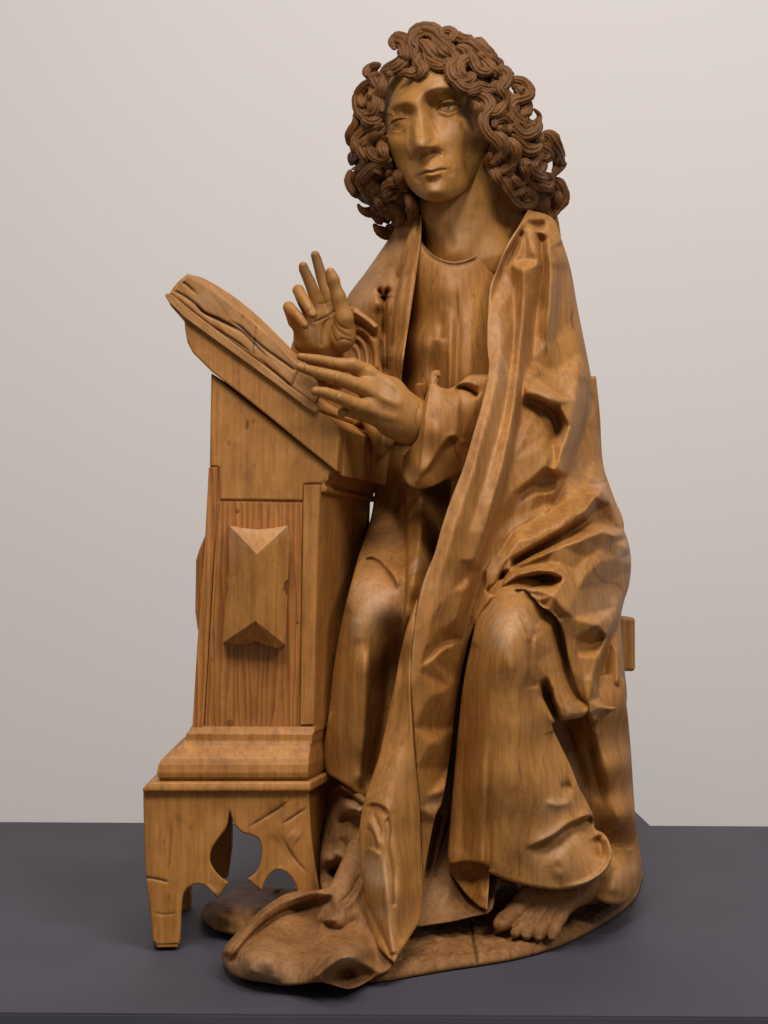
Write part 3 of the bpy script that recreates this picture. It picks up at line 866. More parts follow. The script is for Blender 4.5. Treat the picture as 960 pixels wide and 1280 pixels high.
# ---- the large mantle: shoulder, arm, lap and the apron between the knees
sheet("mantle", [(660, 262, 'c'), (648, 283), (634, 306), (620, 340), (613, 358), (610, 390), (609, 430), (611, 455), (609, 478), (601, 510), (590, 548), (578, 588), (566, 618), (553, 656), (543, 692), (531, 722), (524, 748), (518, 785), (514, 830), (513, 860),
                  (516, 900), (520, 960), (524, 1000), (526, 1050), (528, 1110, 'c'), (535, 1065), (545, 1018), (552, 1004), (560, 960, 8), (567, 905, 8), (575, 850, 8), (588, 795, 6), (604, 762, 4), (622, 744, 3), (640, 742, 3), (655, 737, 3), (676, 757, 3), (694, 770, 3), (704, 790, 3), (712, 830, 3), (722, 862, 3), (733, 882, 3), (734, 894, 5), (742, 903, 8), (760, 893, 8), (782, 884, 8), (780, 830, 8), (776, 775, 8),
                  (780, 752, 14), (786, 733, 12), (789, 705, 10), (786, 680, 14), (776, 652, 16), (767, 625, 16), (757, 595, 12), (748, 540, 12), (742, 490, 16), (733, 440, 18), (722, 385, 20), (713, 335, 22), (702, 300, 20), (690, 272, 12)],
      [(660, 272, 1322), (649, 288, 1314), (690, 285, 1346), (670, 310, 1314), (700, 320, 1342), (640, 318, 1302), (625, 342, 1292), (618, 370, 1292), (650, 350, 1312), (680, 360, 1322), (710, 370, 1366),
       (613, 430, 1262), (635, 430, 1268), (655, 430, 1284), (675, 430, 1306), (700, 430, 1320), (725, 430, 1366), (613, 480, 1226), (635, 490, 1236), (660, 500, 1268), (680, 490, 1288), (705, 500, 1298), (735, 500, 1360),
       (603, 520, 1206), (630, 540, 1208), (655, 545, 1240), (675, 545, 1264), (698, 560, 1276), (720, 545, 1318), (740, 560, 1362), (588, 565, 1186), (620, 590, 1190), (645, 590, 1222), (675, 590, 1244), (700, 600, 1280), (725, 600, 1316), (752, 600, 1358),
       (566, 625, 1172), (598, 630, 1178), (620, 640, 1204), (650, 630, 1232), (680, 640, 1262), (710, 640, 1272), (740, 615, 1300), (770, 645, 1352), (548, 690, 1163), (575, 690, 1166), (598, 690, 1188), (612, 700, 1214), (640, 680, 1238), (680, 670, 1248), (715, 655, 1252), (745, 640, 1290), (780, 690, 1340),
       (530, 740, 1156), (555, 740, 1158), (580, 730, 1172), (600, 735, 1200), (625, 715, 1214), (650, 700, 1216), (690, 690, 1216), (730, 680, 1222), (762, 680, 1272), (640, 735, 1190), (665, 735, 1190), (695, 725, 1186), (720, 720, 1206), (755, 710, 1256), (785, 715, 1330),
       (680, 755, 1176), (700, 765, 1186), (730, 760, 1216), (760, 750, 1256), (778, 760, 1310), (520, 800, 1148), (545, 790, 1158), (570, 790, 1190), (515, 850, 1146), (540, 850, 1168), (565, 850, 1196), (530, 930, 1172), (555, 930, 1200), (530, 1000, 1176), (545, 1010, 1190),
       (710, 800, 1200), (735, 800, 1216), (755, 820, 1240), (775, 810, 1296), (722, 850, 1208), (745, 850, 1226), (765, 860, 1262), (735, 885, 1214), (745, 895, 1222), (775, 880, 1280), (528, 1080, 1180)],
      [  # front edge: a thin raised hem
       ('g', [(648, 283), (634, 306), (620, 340), (613, 358), (610, 390), (609, 430), (611, 455), (609, 478), (601, 510), (590, 548), (578, 588), (566, 618), (553, 656), (543, 692), (531, 722), (524, 748), (518, 785), (514, 830), (513, 860)], 3.2, 3.0, {'taper': (0.02, 0.02), 'tone': 0.45, 'tw': 2.2}),
       ('g', [(652, 292), (640, 312), (630, 335), (622, 358)], 6, -9, {'taper': (0.2, 0.3)}),
       # shoulder pleat
       ('c', [(651, 290), (642, 315), (640, 330), (642, 370), (645, 410), (645, 450)], 6, -4.5, {'a2': 1.5, 'w2': 8, 'taper': (0.1, 0.4)}),
       ('c', [(664, 440), (666, 400), (668, 370), (671, 330), (670, 300)], 7, -6, {'a2': 1.0, 'w2': 8, 'taper': (0.4, 0.1)}),
       ('g', [(643, 328), (655, 325), (669, 325)], 4.5, -5.5, {'taper': (0.1, 0.1)}),
       ('k', [(640, 333), (655, 337), (671, 330)], 2.6, 2.6, {'taper': (0.1, 0.1)}),
       ('g', [(657, 285), (655, 300), (655, 318)], 3.5, -3.5),
       ('g', [(666, 284), (674, 285), (681, 283)], 3.0, -6, {'taper': (0.1, 0.1), 'tone': -0.3}),
       ('g', [(668, 291), (676, 292)], 3, 3, {'taper': (0, 0)}),
       ('g', [(683, 275), (682, 295), (684, 305)], 2.5, -3),
       # long pipes of the arm fall
       ('g', [(632, 345), (626, 390), (626, 440), (626, 490), (620, 540), (608, 590), (595, 640)], 8, 4.5, {'taper': (0.2, 0.3), 'tone': 0.25, 'tw': 7}),
       ('g', [(639, 380), (641, 430), (638, 480), (632, 540), (622, 590), (608, 650)], 4.5, -5.5, {'taper': (0.3, 0.3)}),
       ('g', [(655, 345), (655, 400), (650, 450), (647, 500), (640, 550), (630, 600), (614, 660)], 7, 7, {'taper': (0.1, 0.2)}),
       ('c', [(650, 445), (652, 480), (650, 520), (643, 560), (636, 600), (622, 650), (604, 700)], 5, 4, {'a2': 3.0, 'w2': 12, 'taper': (0.3, 0.3)}),
       ('g', [(672, 350), (670, 400), (664, 440)], 6, -6),
       ('g', [(684, 330), (687, 375), (688, 400), (684, 440)], 6, 5, {'tone': 0.2}),
       ('g', [(696, 395), (692, 430), (686, 470)], 7, -3),
       # elbow: rolled fold and hollow
       ('g', [(653, 480), (668, 490), (684, 497), (699, 503)], 7.5, 11, {'p': 1.8, 'taper': (0.3, 0.25), 'tone': 0.3, 'tw': 6}),
       ('k', [(672, 473), (684, 479), (697, 487)], 3, -8, {'taper': (0.2, 0.3)}),
       ('k', [(657, 494), (672, 499), (684, 508), (693, 522), (697, 540), (690, 560)], 5.5, -15, {'taper': (0.2, 0.4)}),
       ('g', [(714, 470), (712, 510), (704, 545), (696, 572)], 8, 8, {'taper': (0.3, 0.15), 'tone': 0.25, 'tw': 6}),
       ('g', [(672, 520), (683, 550), (686, 575)], 6, 6, {'taper': (0.3, 0.1)}),
       ('k', [(686, 572), (692, 585), (702, 588)], 3.0, 4),
       ('c', [(702, 586), (685, 589), (672, 600), (655, 610), (638, 622)], 6, 4, {'a2': 2.2, 'w2': 9, 'taper': (0.15, 0.3)}),
       ('g', [(652, 612), (672, 608), (694, 608)], 5, -9, {'taper': (0.2, 0.1)}),
       ('c', [(738, 490), (727, 540), (715, 575), (702, 605), (684, 640), (664, 672)], 8, 6, {'a2': 0.9, 'w2': 8, 'taper': (0.2, 0.3)}),
       # hip hollow with the deep dark fold
       ('g', [(730, 500), (740, 540), (735, 580)], 8, -5),
       ('g', [(664, 664), (690, 650), (715, 638), (735, 628), (748, 618)], 6, 9, {'taper': (0.3, 0.1)}),
       ('c', [(762, 660), (755, 635), (747, 624), (740, 638), (722, 647), (700, 656), (672, 676), (650, 694), (632, 712), (620, 738)], 6, 6, {'a2': 3.6, 'w2': 10, 'taper': (0.05, 0.1)}),
       ('k', [(746, 626), (750, 640), (742, 652)], 7, -14, {'taper': (0.1, 0.2)}),
       ('g', [(753, 592), (758, 615), (766, 645), (772, 662)], 6, 7, {'taper': (0.2, 0.1)}),
       ('g', [(636, 706), (670, 690), (705, 672), (740, 662), (768, 668)], 9, 10, {'taper': (0.2, 0.1)}),
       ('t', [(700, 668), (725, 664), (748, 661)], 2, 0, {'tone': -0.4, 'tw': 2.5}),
       ('k', [(674, 696), (688, 704), (702, 702)], 3, -5, {'taper': (0.2, 0.3)}),
       ('c', [(703, 722), (720, 706), (738, 692), (752, 684), (768, 675)], 9, -7, {'a2': 0.4, 'w2': 6, 'taper': (0.05, 0.3)}),
       # mouth-like fold over the knee
       ('g', [(628, 726), (645, 714), (668, 711), (690, 716), (702, 723)], 4.5, 8, {'taper': (0.2, 0.05)}),
       ('c', [(622, 737), (640, 729), (662, 724), (682, 721), (698, 723), (702, 726)], 9, -22, {'a2': 0.25, 'w2': 4, 'taper': (0.1, 0.03)}),
       ('g', [(690, 738), (698, 731), (703, 724)], 3, 7, {'taper': (0.2, 0.05)}),
       ('g', [(630, 738), (655, 737), (675, 740), (690, 742)], 4, 5),
       ('c', [(647, 737), (662, 745), (680, 752), (692, 757), (706, 770)], 3, -3, {'a2': 1.5, 'w2': 4, 'taper': (0.1, 0.1)}),
       # hip panel creases
       ('k', [(742, 700), (744, 715), (755, 727), (770, 729), (778, 738)], 2.2, -4, {'taper': (0.2, 0.1), 'tone': -0.55, 'tw': 1.6}),
       ('g', [(765, 683), (778, 694), (787, 702)], 5, 6, {'tone': 0.3}),
       ('g', [(775, 735), (768, 755), (748, 775), (738, 770)], 6, 6, {'tone': 0.25}),
       ('g', [(752, 735), (758, 745), (752, 758)], 7, -5),
       ('k', [(758, 775), (750, 800), (745, 830), (740, 860)], 3.5, -9, {'taper': (0.15, 0.2)}),
       ('g', [(722, 812), (735, 800), (750, 802)], 6, -5),
       ('g', [(768, 785), (772, 820), (774, 860)], 6, 8, {'taper': (0.2, 0.1)}),
       ('g', [(752, 868), (765, 876), (777, 878)], 4, -9, {'taper': (0.1, 0.1)}),
       ('g', [(724, 790), (724, 820), (735, 870)], 5, 6),
       # apron
       ('c', [(577, 796), (565, 799), (553, 808), (540, 822), (522, 838)], 8, -10, {'a2': 0.35, 'w2': 6, 'taper': (0.05, 0.25)}),
       ('k', [(560, 800), (566, 798), (572, 803)], 4, -8, {'taper': (0.05, 0.05)}),
       ('g', [(600, 705), (588, 730), (580, 760), (578, 800), (568, 850)], 5, -14, {'taper': (0.15, 0.2)}),
       ('g', [(588, 716), (596, 713), (604, 722)], 4, -7, {'taper': (0.1, 0.2)}),
       ('g', [(560, 700), (550, 745), (545, 790)], 8, 4, {'tone': 0.15}),
       ('g', [(575, 660), (562, 710), (552, 750)], 6, -3),
       ('k', [(556, 850), (552, 900), (545, 960), (543, 1000)], 4, -6, {'taper': (0.3, 0.1)}),
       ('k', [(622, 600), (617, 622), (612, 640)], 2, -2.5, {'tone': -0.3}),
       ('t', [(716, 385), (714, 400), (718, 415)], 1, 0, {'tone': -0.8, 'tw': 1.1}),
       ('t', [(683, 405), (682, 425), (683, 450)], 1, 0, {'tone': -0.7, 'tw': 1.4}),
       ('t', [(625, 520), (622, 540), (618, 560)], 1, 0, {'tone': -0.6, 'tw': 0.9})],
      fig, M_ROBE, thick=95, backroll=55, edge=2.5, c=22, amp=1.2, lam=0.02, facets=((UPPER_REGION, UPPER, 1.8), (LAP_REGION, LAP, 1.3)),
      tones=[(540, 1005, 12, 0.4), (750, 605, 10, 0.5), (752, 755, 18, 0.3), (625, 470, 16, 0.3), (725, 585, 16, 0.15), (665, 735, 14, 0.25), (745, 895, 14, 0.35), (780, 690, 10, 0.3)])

# back strip of the mantle behind the elbow
sheet("mantle_back", [(728, 470, 'c'), (745, 470, 'c'), (750, 520), (754, 580), (766, 618), (780, 660), (760, 690), (735, 660), (725, 560)],
      [(735, 475, 1392), (748, 560, 1394), (770, 640, 1390), (735, 640, 1392)], [], fig, M_ROBE, thick=30, edge=4)

# ---- skirt over the knee, down to the hem above the foot
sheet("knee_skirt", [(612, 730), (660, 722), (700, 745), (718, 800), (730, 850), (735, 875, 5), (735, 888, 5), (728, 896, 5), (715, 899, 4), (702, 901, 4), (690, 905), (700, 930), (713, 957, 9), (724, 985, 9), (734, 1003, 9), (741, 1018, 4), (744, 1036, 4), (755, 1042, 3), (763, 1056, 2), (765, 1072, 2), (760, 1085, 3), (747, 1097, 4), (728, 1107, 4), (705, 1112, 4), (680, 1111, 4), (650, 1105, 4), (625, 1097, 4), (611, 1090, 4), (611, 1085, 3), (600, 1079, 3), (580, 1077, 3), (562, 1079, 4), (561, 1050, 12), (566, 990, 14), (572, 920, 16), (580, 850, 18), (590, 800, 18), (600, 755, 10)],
      [(605, 760, 1205), (620, 745, 1196), (650, 735, 1196), (690, 750, 1210), (600, 800, 1180), (625, 785, 1152), (650, 785, 1154), (675, 790, 1178), (695, 790, 1212), (610, 830, 1158), (640, 830, 1142), (665, 840, 1160), (690, 830, 1200), (715, 830, 1222),
       (690, 870, 1192), (705, 880, 1190), (730, 880, 1206), (708, 860, 1212), (725, 860, 1216), (676, 870, 1180), (592, 880, 1176), (610, 900, 1160), (640, 900, 1146), (670, 900, 1166), (690, 920, 1186), (580, 960, 1192), (600, 970, 1166), (640, 970, 1150), (680, 970, 1166), (710, 970, 1192),
       (567, 1040, 1200), (600, 1040, 1176), (640, 1040, 1162), (680, 1030, 1170), (715, 1020, 1182), (738, 1025, 1206), (565, 1075, 1196), (600, 1075, 1172), (612, 1085, 1170), (650, 1090, 1172), (690, 1100, 1174), (730, 1090, 1180), (758, 1070, 1192), (742, 1050, 1200), (715, 1060, 1178), (690, 1060, 1172)],
      [('g', [(628, 800), (615, 850), (608, 900), (604, 960), (603, 1020), (603, 1075)], 10, 4.5, {'taper': (0.2, 0.0)}),
       ('g', [(590, 850), (584, 900), (580, 960), (578, 1060)], 6, -3, {'taper': (0.3, 0.0)}),
       ('g', [(617, 900), (612, 960), (611, 1040), (611, 1085)], 3, -3.5, {'taper': (0.4, 0.0)}),
       ('g', [(640, 760), (650, 772), (658, 790), (663, 806)], 3, 2.5, {'taper': (0.2, 0.2)}),
       ('k', [(643, 765), (654, 778), (661, 800)], 2.0, -3, {'tone': -0.4, 'tw': 1.6}),
       ('g', [(652, 745), (662, 775), (672, 800)], 4, 3),
       ('c', [(676, 745), (694, 775), (700, 800), (706, 830), (720, 862), (732, 880)], 7, -9, {'a2': 0.1, 'w2': 5, 'taper': (0.1, 0.05)}),
       ('g', [(690, 800), (698, 830), (712, 862), (722, 874)], 8, -10, {'taper': (0.2, 0.1)}),
       ('g', [(722, 876), (733, 880)], 3, -8, {'taper': (0.1, 0)}),
       ('g', [(697, 868), (698, 885), (700, 898)], 4, 7, {'taper': (0.2, 0)}),
       ('k', [(675, 854), (684, 862), (690, 860)], 3, -7, {'taper': (0, 0.2)}),
       ('c', [(698, 912), (694, 902), (685, 885), (676, 868), (674, 856)], 6, -18, {'a2': 0.2, 'w2': 7, 'taper': (0.02, 0.08)}),
       ('g', [(655, 822), (680, 858), (700, 905), (720, 955), (735, 1000)], 9, 5, {'taper': (0.2, 0.1)}),
       ('g', [(635, 810), (640, 850), (645, 900)], 8, 2.5),
       # hem flounce
       ('c', [(655, 1062), (676, 1054), (695, 1044), (712, 1031), (728, 1024), (741, 1020)], 8, -12, {'a2': 0.45, 'w2': 6, 'taper': (0.3, 0.05)}),
       ('g', [(725, 1020), (738, 1018)], 5, 4),
       ('g', [(700, 985), (715, 982)], 6, -4.5, {'taper': (0.2, 0.2), 'tone': -0.35}),
       ('g', [(680, 1000), (697, 1006), (718, 1000)], 5, 3, {'tone': 0.3, 'tw': 7}),
       ('g', [(690, 1065), (705, 1085), (690, 1100)], 12, 3),
       ('g', [(743, 1045), (750, 1058), (751, 1074)], 5, -8, {'taper': (0.2, 0.2), 'tone': -0.2}),
       ('g', [(755, 1044), (762, 1058), (762, 1074), (750, 1092), (728, 1104), (700, 1109)], 2.2, 2.2, {'taper': (0.1, 0.3), 'tone': 0.35, 'tw': 2.0}),
       ('t', [(610, 900), (611, 1000), (611, 1075)], 1, 0, {'tone': -0.25, 'tw': 1.2}),
       ('t', [(649, 1058), (649, 1080), (650, 1102)], 1, 0, {'tone': -0.55, 'tw': 0.9}),
       ('t', [(648, 945), (650, 965), (654, 980)], 1, 0, {'tone': -0.5, 'tw': 1.0})],
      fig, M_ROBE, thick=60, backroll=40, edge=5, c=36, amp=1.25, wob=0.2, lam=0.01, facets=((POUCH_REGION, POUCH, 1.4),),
      tones=[(632, 780, 24, 0.6), (622, 800, 14, 0.5), (655, 775, 16, 0.2), (700, 1065, 34, 0.45), (690, 1010, 12, 0.35), (712, 893, 14, 0.25)])  # pale blobs on the knee: wear plus painted highlight

# turned-under pleat below that hem
sheet("hem_pleat", [(560, 1076, 'c'), (580, 1074), (600, 1076), (613, 1086, 'c'), (611, 1110), (609, 1138, 'c'), (598, 1132), (585, 1120), (572, 1104), (563, 1090)],
      [(562, 1080, 1210), (600, 1080, 1196), (611, 1095, 1182), (609, 1135, 1170), (590, 1118, 1190), (580, 1095, 1206)],
      [('g', [(605, 1090), (602, 1110), (605, 1130)], 6, 3), ('g', [(580, 1085), (595, 1105)], 6, -6)], fig, M_ROBE, thick=18, edge=2)

# ---- drape hanging from the seat behind the knee
sheet("back_drape", [(680, 860), (720, 850), (776, 845), (783, 880, 10), (788, 930, 12), (792, 990, 12), (796, 1040, 12), (802, 1078, 10), (800, 1100, 8), (794, 1116, 8), (775, 1130, 5), (755, 1129, 5), (742, 1121, 5), (737, 1108), (735, 1060), (715, 1010), (690, 960)],
      [(690, 900, 1262), (700, 940, 1262), (720, 900, 1256), (745, 900, 1232), (770, 890, 1250), (783, 920, 1290), (720, 960, 1262), (745, 960, 1250), (770, 960, 1246), (786, 980, 1290), (735, 1010, 1262), (755, 1010, 1262), (778, 1020, 1256), (792, 1040, 1296), (760, 1050, 1280), (780, 1060, 1286), (798, 1075, 1306),
       (745, 1095, 1266), (765, 1100, 1240), (785, 1095, 1262), (798, 1100, 1300), (755, 1124, 1236), (775, 1127, 1246), (792, 1114, 1282), (745, 1060, 1276)],
      [('g', [(742, 905), (755, 950), (768, 1010), (780, 1050)], 9, 6, {'taper': (0.1, 0.2)}),
       ('g', [(705, 905), (722, 950), (740, 1000)], 8, -5), ('g', [(728, 910), (742, 960), (752, 1010)], 6, -8),
       ('k', [(700, 900), (712, 920), (720, 945)], 4, -6),
       ('c', [(742, 1072), (758, 1062), (775, 1058), (792, 1062)], 8, 5, {'a2': 1.2, 'w2': 10, 'taper': (0.1, 0.1)}),
       ('g', [(765, 1082), (768, 1105), (766, 1122)], 10, 4)],
      fig, M_ROBE, thick=70, backroll=30, edge=4, c=32, lam=0.01, tones=[(765, 1100, 20, 0.25), (794, 1085, 6, 0.4)])

# ---- the long tail of the mantle
sheet("mantle_tail", [(523, 745, 'c'), (515, 765), (507, 790), (500, 820), (493, 858), (483, 905), (474, 945), (465, 972), (456, 998), (450, 1030), (449, 1055), (452, 1085), (456, 1115), (458, 1150), (470, 1180), (493, 1205, 'c'), (500, 1190), (512, 1172), (526, 1146), (528, 1100), (526, 1050), (524, 1000), (519, 955), (515, 905), (513, 860), (514, 820), (518, 785)],
      [(519, 765, 1154), (512, 800, 1148), (503, 830, 1158), (511, 850, 1144), (495, 870, 1154), (509, 900, 1140), (488, 910, 1152), (512, 950, 1136), (495, 950, 1134), (478, 945, 1146), (470, 980, 1138), (490, 990, 1124), (512, 990, 1138), (460, 1020, 1132), (480, 1020, 1118), (505, 1030, 1128), (520, 1040, 1144),
       (453, 1060, 1130), (468, 1060, 1112), (485, 1080, 1108), (505, 1080, 1120), (522, 1090, 1140), (458, 1110, 1120), (475, 1110, 1104), (490, 1120, 1098), (508, 1120, 1114), (523, 1130, 1132), (462, 1150, 1116), (478, 1160, 1096), (488, 1180, 1088), (492, 1200, 1080), (505, 1170, 1104), (470, 1175, 1104)],
      [('c', [(456, 1010), (467, 1005), (480, 1010), (488, 1022)], 6, -6, {'a2': 0.6, 'w2': 6}),
       ('g', [(460, 1020), (465, 1030), (472, 1050), (474, 1062)], 4, 5, {'tone': 0.3}),
       ('k', [(456, 1032), (466, 1042), (472, 1062)], 1.6, -3, {'tone': -0.5, 'tw': 1.2}),
       ('k', [(466, 1012), (470, 1025), (476, 1040), (476, 1055)], 2.2, -4, {'tone': -0.3, 'tw': 1.4}),
       ('k', [(483, 1018), (488, 1035), (487, 1060), (492, 1090), (492, 1135)], 1.8, -4.5, {'taper': (0.1, 0.05), 'tone': -0.7, 'tw': 1.4}),
       ('k', [(489, 1018), (482, 1030), (484, 1060)], 1.6, -3, {'tone': -0.4, 'tw': 1.2}),
       ('g', [(496, 1040), (500, 1080), (497, 1140), (494, 1180)], 6, 3),
       ('g', [(478, 1065), (482, 1100), (487, 1150), (492, 1195)], 4.5, 6, {'taper': (0.2, 0.05), 'tone': 0.25}),
       ('c', [(454, 1063), (463, 1060), (474, 1066), (477, 1074)], 5, 3, {'a2': 0.3}),
       ('k', [(458, 1125), (468, 1150), (480, 1175), (490, 1198)], 3, -5, {'taper': (0.2, 0.05)}),
       ('g', [(519, 800), (514, 850), (517, 900), (521, 960)], 2.6, 2.6, {'taper': (0.1, 0.3), 'tone': 0.3}),
       ('g', [(506, 820), (500, 860), (492, 905)], 4, -3),
       ('g', [(505, 900), (498, 950), (490, 1000)], 9, 3)],
      fig, M_ROBE, thick=34, backroll=14, edge=3, amp=0.65, c=26, lam=0.008, tones=[(466, 1085, 16, 0.7), (472, 1100, 12, 0.5), (476, 1140, 12, 0.35), (495, 960, 18, 0.15)])  # pale left face of the tail: light from upper left painted in, with wear

# ---- cloth heaped on the ground
sheet("trailing_cloth", [(277, 1197), (282, 1182), (298, 1164), (320, 1143), (345, 1124), (365, 1115), (392, 1113), (410, 1108), (425, 1080), (440, 1050), (470, 1060), (475, 1170), (493, 1204, 'c'), (484, 1214), (466, 1223), (448, 1233), (434, 1236), (418, 1232), (400, 1228), (380, 1230), (358, 1232), (330, 1228), (305, 1224), (288, 1216)],
      [(280, 1198, YZ(1198, 0.012)), (290, 1215, YZ(1218, 0.004)), (330, 1226, YZ(1228, 0.004)), (365, 1228, YZ(1230, 0.006)), (400, 1226, YZ(1228, 0.012)), (434, 1234, YZ(1236, 0.004)), (480, 1215, YZ(1215, 0.008)), (490, 1203, 1086),
       (300, 1170, YZ(1170, 0.028)), (300, 1195, YZ(1195, 0.022)), (340, 1140, YZ(1140, 0.042)), (340, 1170, YZ(1170, 0.030)), (340, 1200, YZ(1200, 0.024)), (375, 1118, YZ(1118, 0.05)), (410, 1110, YZ(1110, 0.06)), (380, 1150, YZ(1150, 0.032)), (420, 1140, YZ(1140, 0.045)),
       (390, 1190, YZ(1190, 0.024)), (430, 1180, YZ(1180, 0.032)), (435, 1200, YZ(1200, 0.030)), (455, 1160, 1112), (450, 1110, 1140), (440, 1070, 1160), (470, 1195, 1094), (415, 1205, YZ(1205, 0.026)), (460, 1215, 1086), (432, 1215, 1080)],
      [('g', [(279, 1196), (292, 1178), (318, 1152), (345, 1132), (375, 1120), (412, 1113)], 5, 10, {'taper': (0.05, 0.1)}),
       ('c', [(284, 1206), (298, 1186), (316, 1166), (340, 1146), (362, 1134), (390, 1126), (416, 1119)], 8, -12, {'a2': 0.25, 'w2': 4, 'taper': (0.1, 0.05)}),
       ('g', [(385, 1230), (400, 1216), (420, 1204), (434, 1196), (452, 1204), (475, 1214)], 5, 8, {'taper': (0.15, 0.15)}),
       ('g', [(434, 1198), (436, 1215), (436, 1230)], 7, -3),
       ('g', [(400, 1150), (420, 1162), (440, 1155), (450, 1140)], 8, -9),
       ('g', [(390, 1146), (410, 1150), (425, 1147)], 5, 6), ('k', [(402, 1152), (418, 1162), (436, 1160)], 2.5, -6),
       ('g', [(340, 1165), (350, 1190), (340, 1215)], 12, -4), ('g', [(372, 1160), (384, 1185), (380, 1215)], 14, 3),
       ('g', [(300, 1205), (330, 1220), (360, 1224)], 8, 4), ('k', [(420, 1135), (440, 1115), (452, 1090)], 3, -7), ('g', [(428, 1140), (444, 1120), (454, 1096)], 4, 5),
       ('g', [(452, 1200), (466, 1212), (484, 1212)], 5, 4)],
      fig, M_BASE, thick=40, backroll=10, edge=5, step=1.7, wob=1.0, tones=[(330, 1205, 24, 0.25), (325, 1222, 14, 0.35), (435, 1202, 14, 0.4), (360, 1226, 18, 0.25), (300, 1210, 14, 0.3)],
      back_add=lambda x, y: -np.clip((y - 1195) * 0.8, 0, 28))

# crumpled folds beside the lectern foot
sheet("crumpled_folds", [(404, 955), (420, 968), (438, 985), (458, 1000), (470, 1060), (470, 1120), (440, 1135), (415, 1128), (402, 1112), (400, 1075), (405, 1030), (402, 990)],
      [(405, 965, 1262), (420, 975, 1256), (425, 985, 1232), (440, 995, 1224), (418, 1000, 1262), (412, 1015, 1266), (437, 1008, 1206), (450, 1012, 1204), (450, 1030, 1216), (425, 1035, 1234), (430, 1045, 1220), (445, 1050, 1200), (418, 1060, 1230), (412, 1075, 1218), (430, 1075, 1204), (425, 1090, 1240), (440, 1085, 1200),
       (410, 1100, 1226), (415, 1108, 1208), (430, 1120, 1180), (455, 1080, 1176), (455, 1120, 1160)],
      [('c', [(422, 984), (432, 990), (444, 998), (456, 1006)], 5, -16, {'a2': 0.3, 'w2': 4, 'taper': (0.1, 0.1)}),
       ('g', [(438, 1006), (446, 1012), (455, 1012)], 5, 6, {'tone': 0.35}),
       ('k', [(420, 1034), (434, 1024), (452, 1022)], 3, -9), ('k', [(410, 1092), (424, 1084), (434, 1078)], 4, -10), ('g', [(414, 1062), (424, 1068), (436, 1080)], 4, 8, {'tone': 0.2}),
       ('g', [(424, 1045), (434, 1058), (448, 1062)], 5, -6), ('g', [(446, 1060), (436, 1090), (420, 1118)], 5, 8), ('k', [(452, 1070), (444, 1095), (432, 1122)], 3, -7), ('k', [(406, 1104), (416, 1112), (426, 1108)], 3, -8)],
      fig, M_BASE, thick=40, edge=4, c=5, tones=[(446, 1010, 10, 0.3), (420, 1068, 10, 0.2)])

# cloth lying between the tail and the knee
sheet("floor_cloth", [(515, 985), (545, 1000), (556, 960), (575, 960), (600, 1070), (620, 1090), (618, 1125), (612, 1140, 3), (590, 1146, 3), (565, 1152, 3), (540, 1156, 3), (522, 1158, 3), (505, 1150), (505, 1020)],
      [(530, 1000, 1236), (560, 980, 1262), (540, 1040, 1238), (560, 1040, 1252), (575, 1060, 1250), (535, 1080, 1224), (555, 1085, 1226), (530, 1110, 1204), (560, 1110, 1206), (590, 1110, 1224), (610, 1110, 1206), (530, 1152, 1170), (560, 1148, 1176), (605, 1138, 1182), (515, 1130, 1186), (585, 1130, 1200)],
      [('g', [(548, 1015), (538, 1060), (530, 1100)], 5, -14, {'taper': (0.1, 0.2)}), ('g', [(562, 1000), (548, 1060), (535, 1105)], 4, 6), ('k', [(566, 1010), (556, 1050), (540, 1100)], 3, -9),
       ('g', [(565, 1085), (562, 1115), (540, 1140)], 8, 4), ('g', [(588, 1110), (600, 1128)], 8, -6)],
      fig, M_BASE, thick=30, edge=3, tones=[(550, 1110, 22, 0.2)])

# lump of ground under the lectern
sheet("rock_mound", [(252, 1142, 12), (258, 1130, 12), (275, 1122, 10), (288, 1115, 8), (302, 1106, 8), (318, 1106, 8), (345, 1108, 8), (380, 1112), (400, 1125), (360, 1170), (305, 1172), (285, 1167, 8), (268, 1162, 10), (256, 1152, 12)],
      [(258, 1145, 1248), (275, 1140, 1222), (300, 1115, 1290), (300, 1145, 1214), (285, 1162, 1214), (330, 1115, 1280), (330, 1140, 1222), (360, 1120, 1260), (380, 1130, 1222), (320, 1165, 1200), (360, 1160, 1196)],
      [('k', [(304, 1152), (316, 1144), (326, 1144)], 3, -6, {'tone': -0.3}), ('g', [(280, 1135), (300, 1128), (330, 1122)], 6, 4), ('g', [(345, 1112), (352, 1125)], 6, -5)],
      fig, M_BASE, thick=80, backroll=14, edge=6, wob=2.0, wobscale=18)
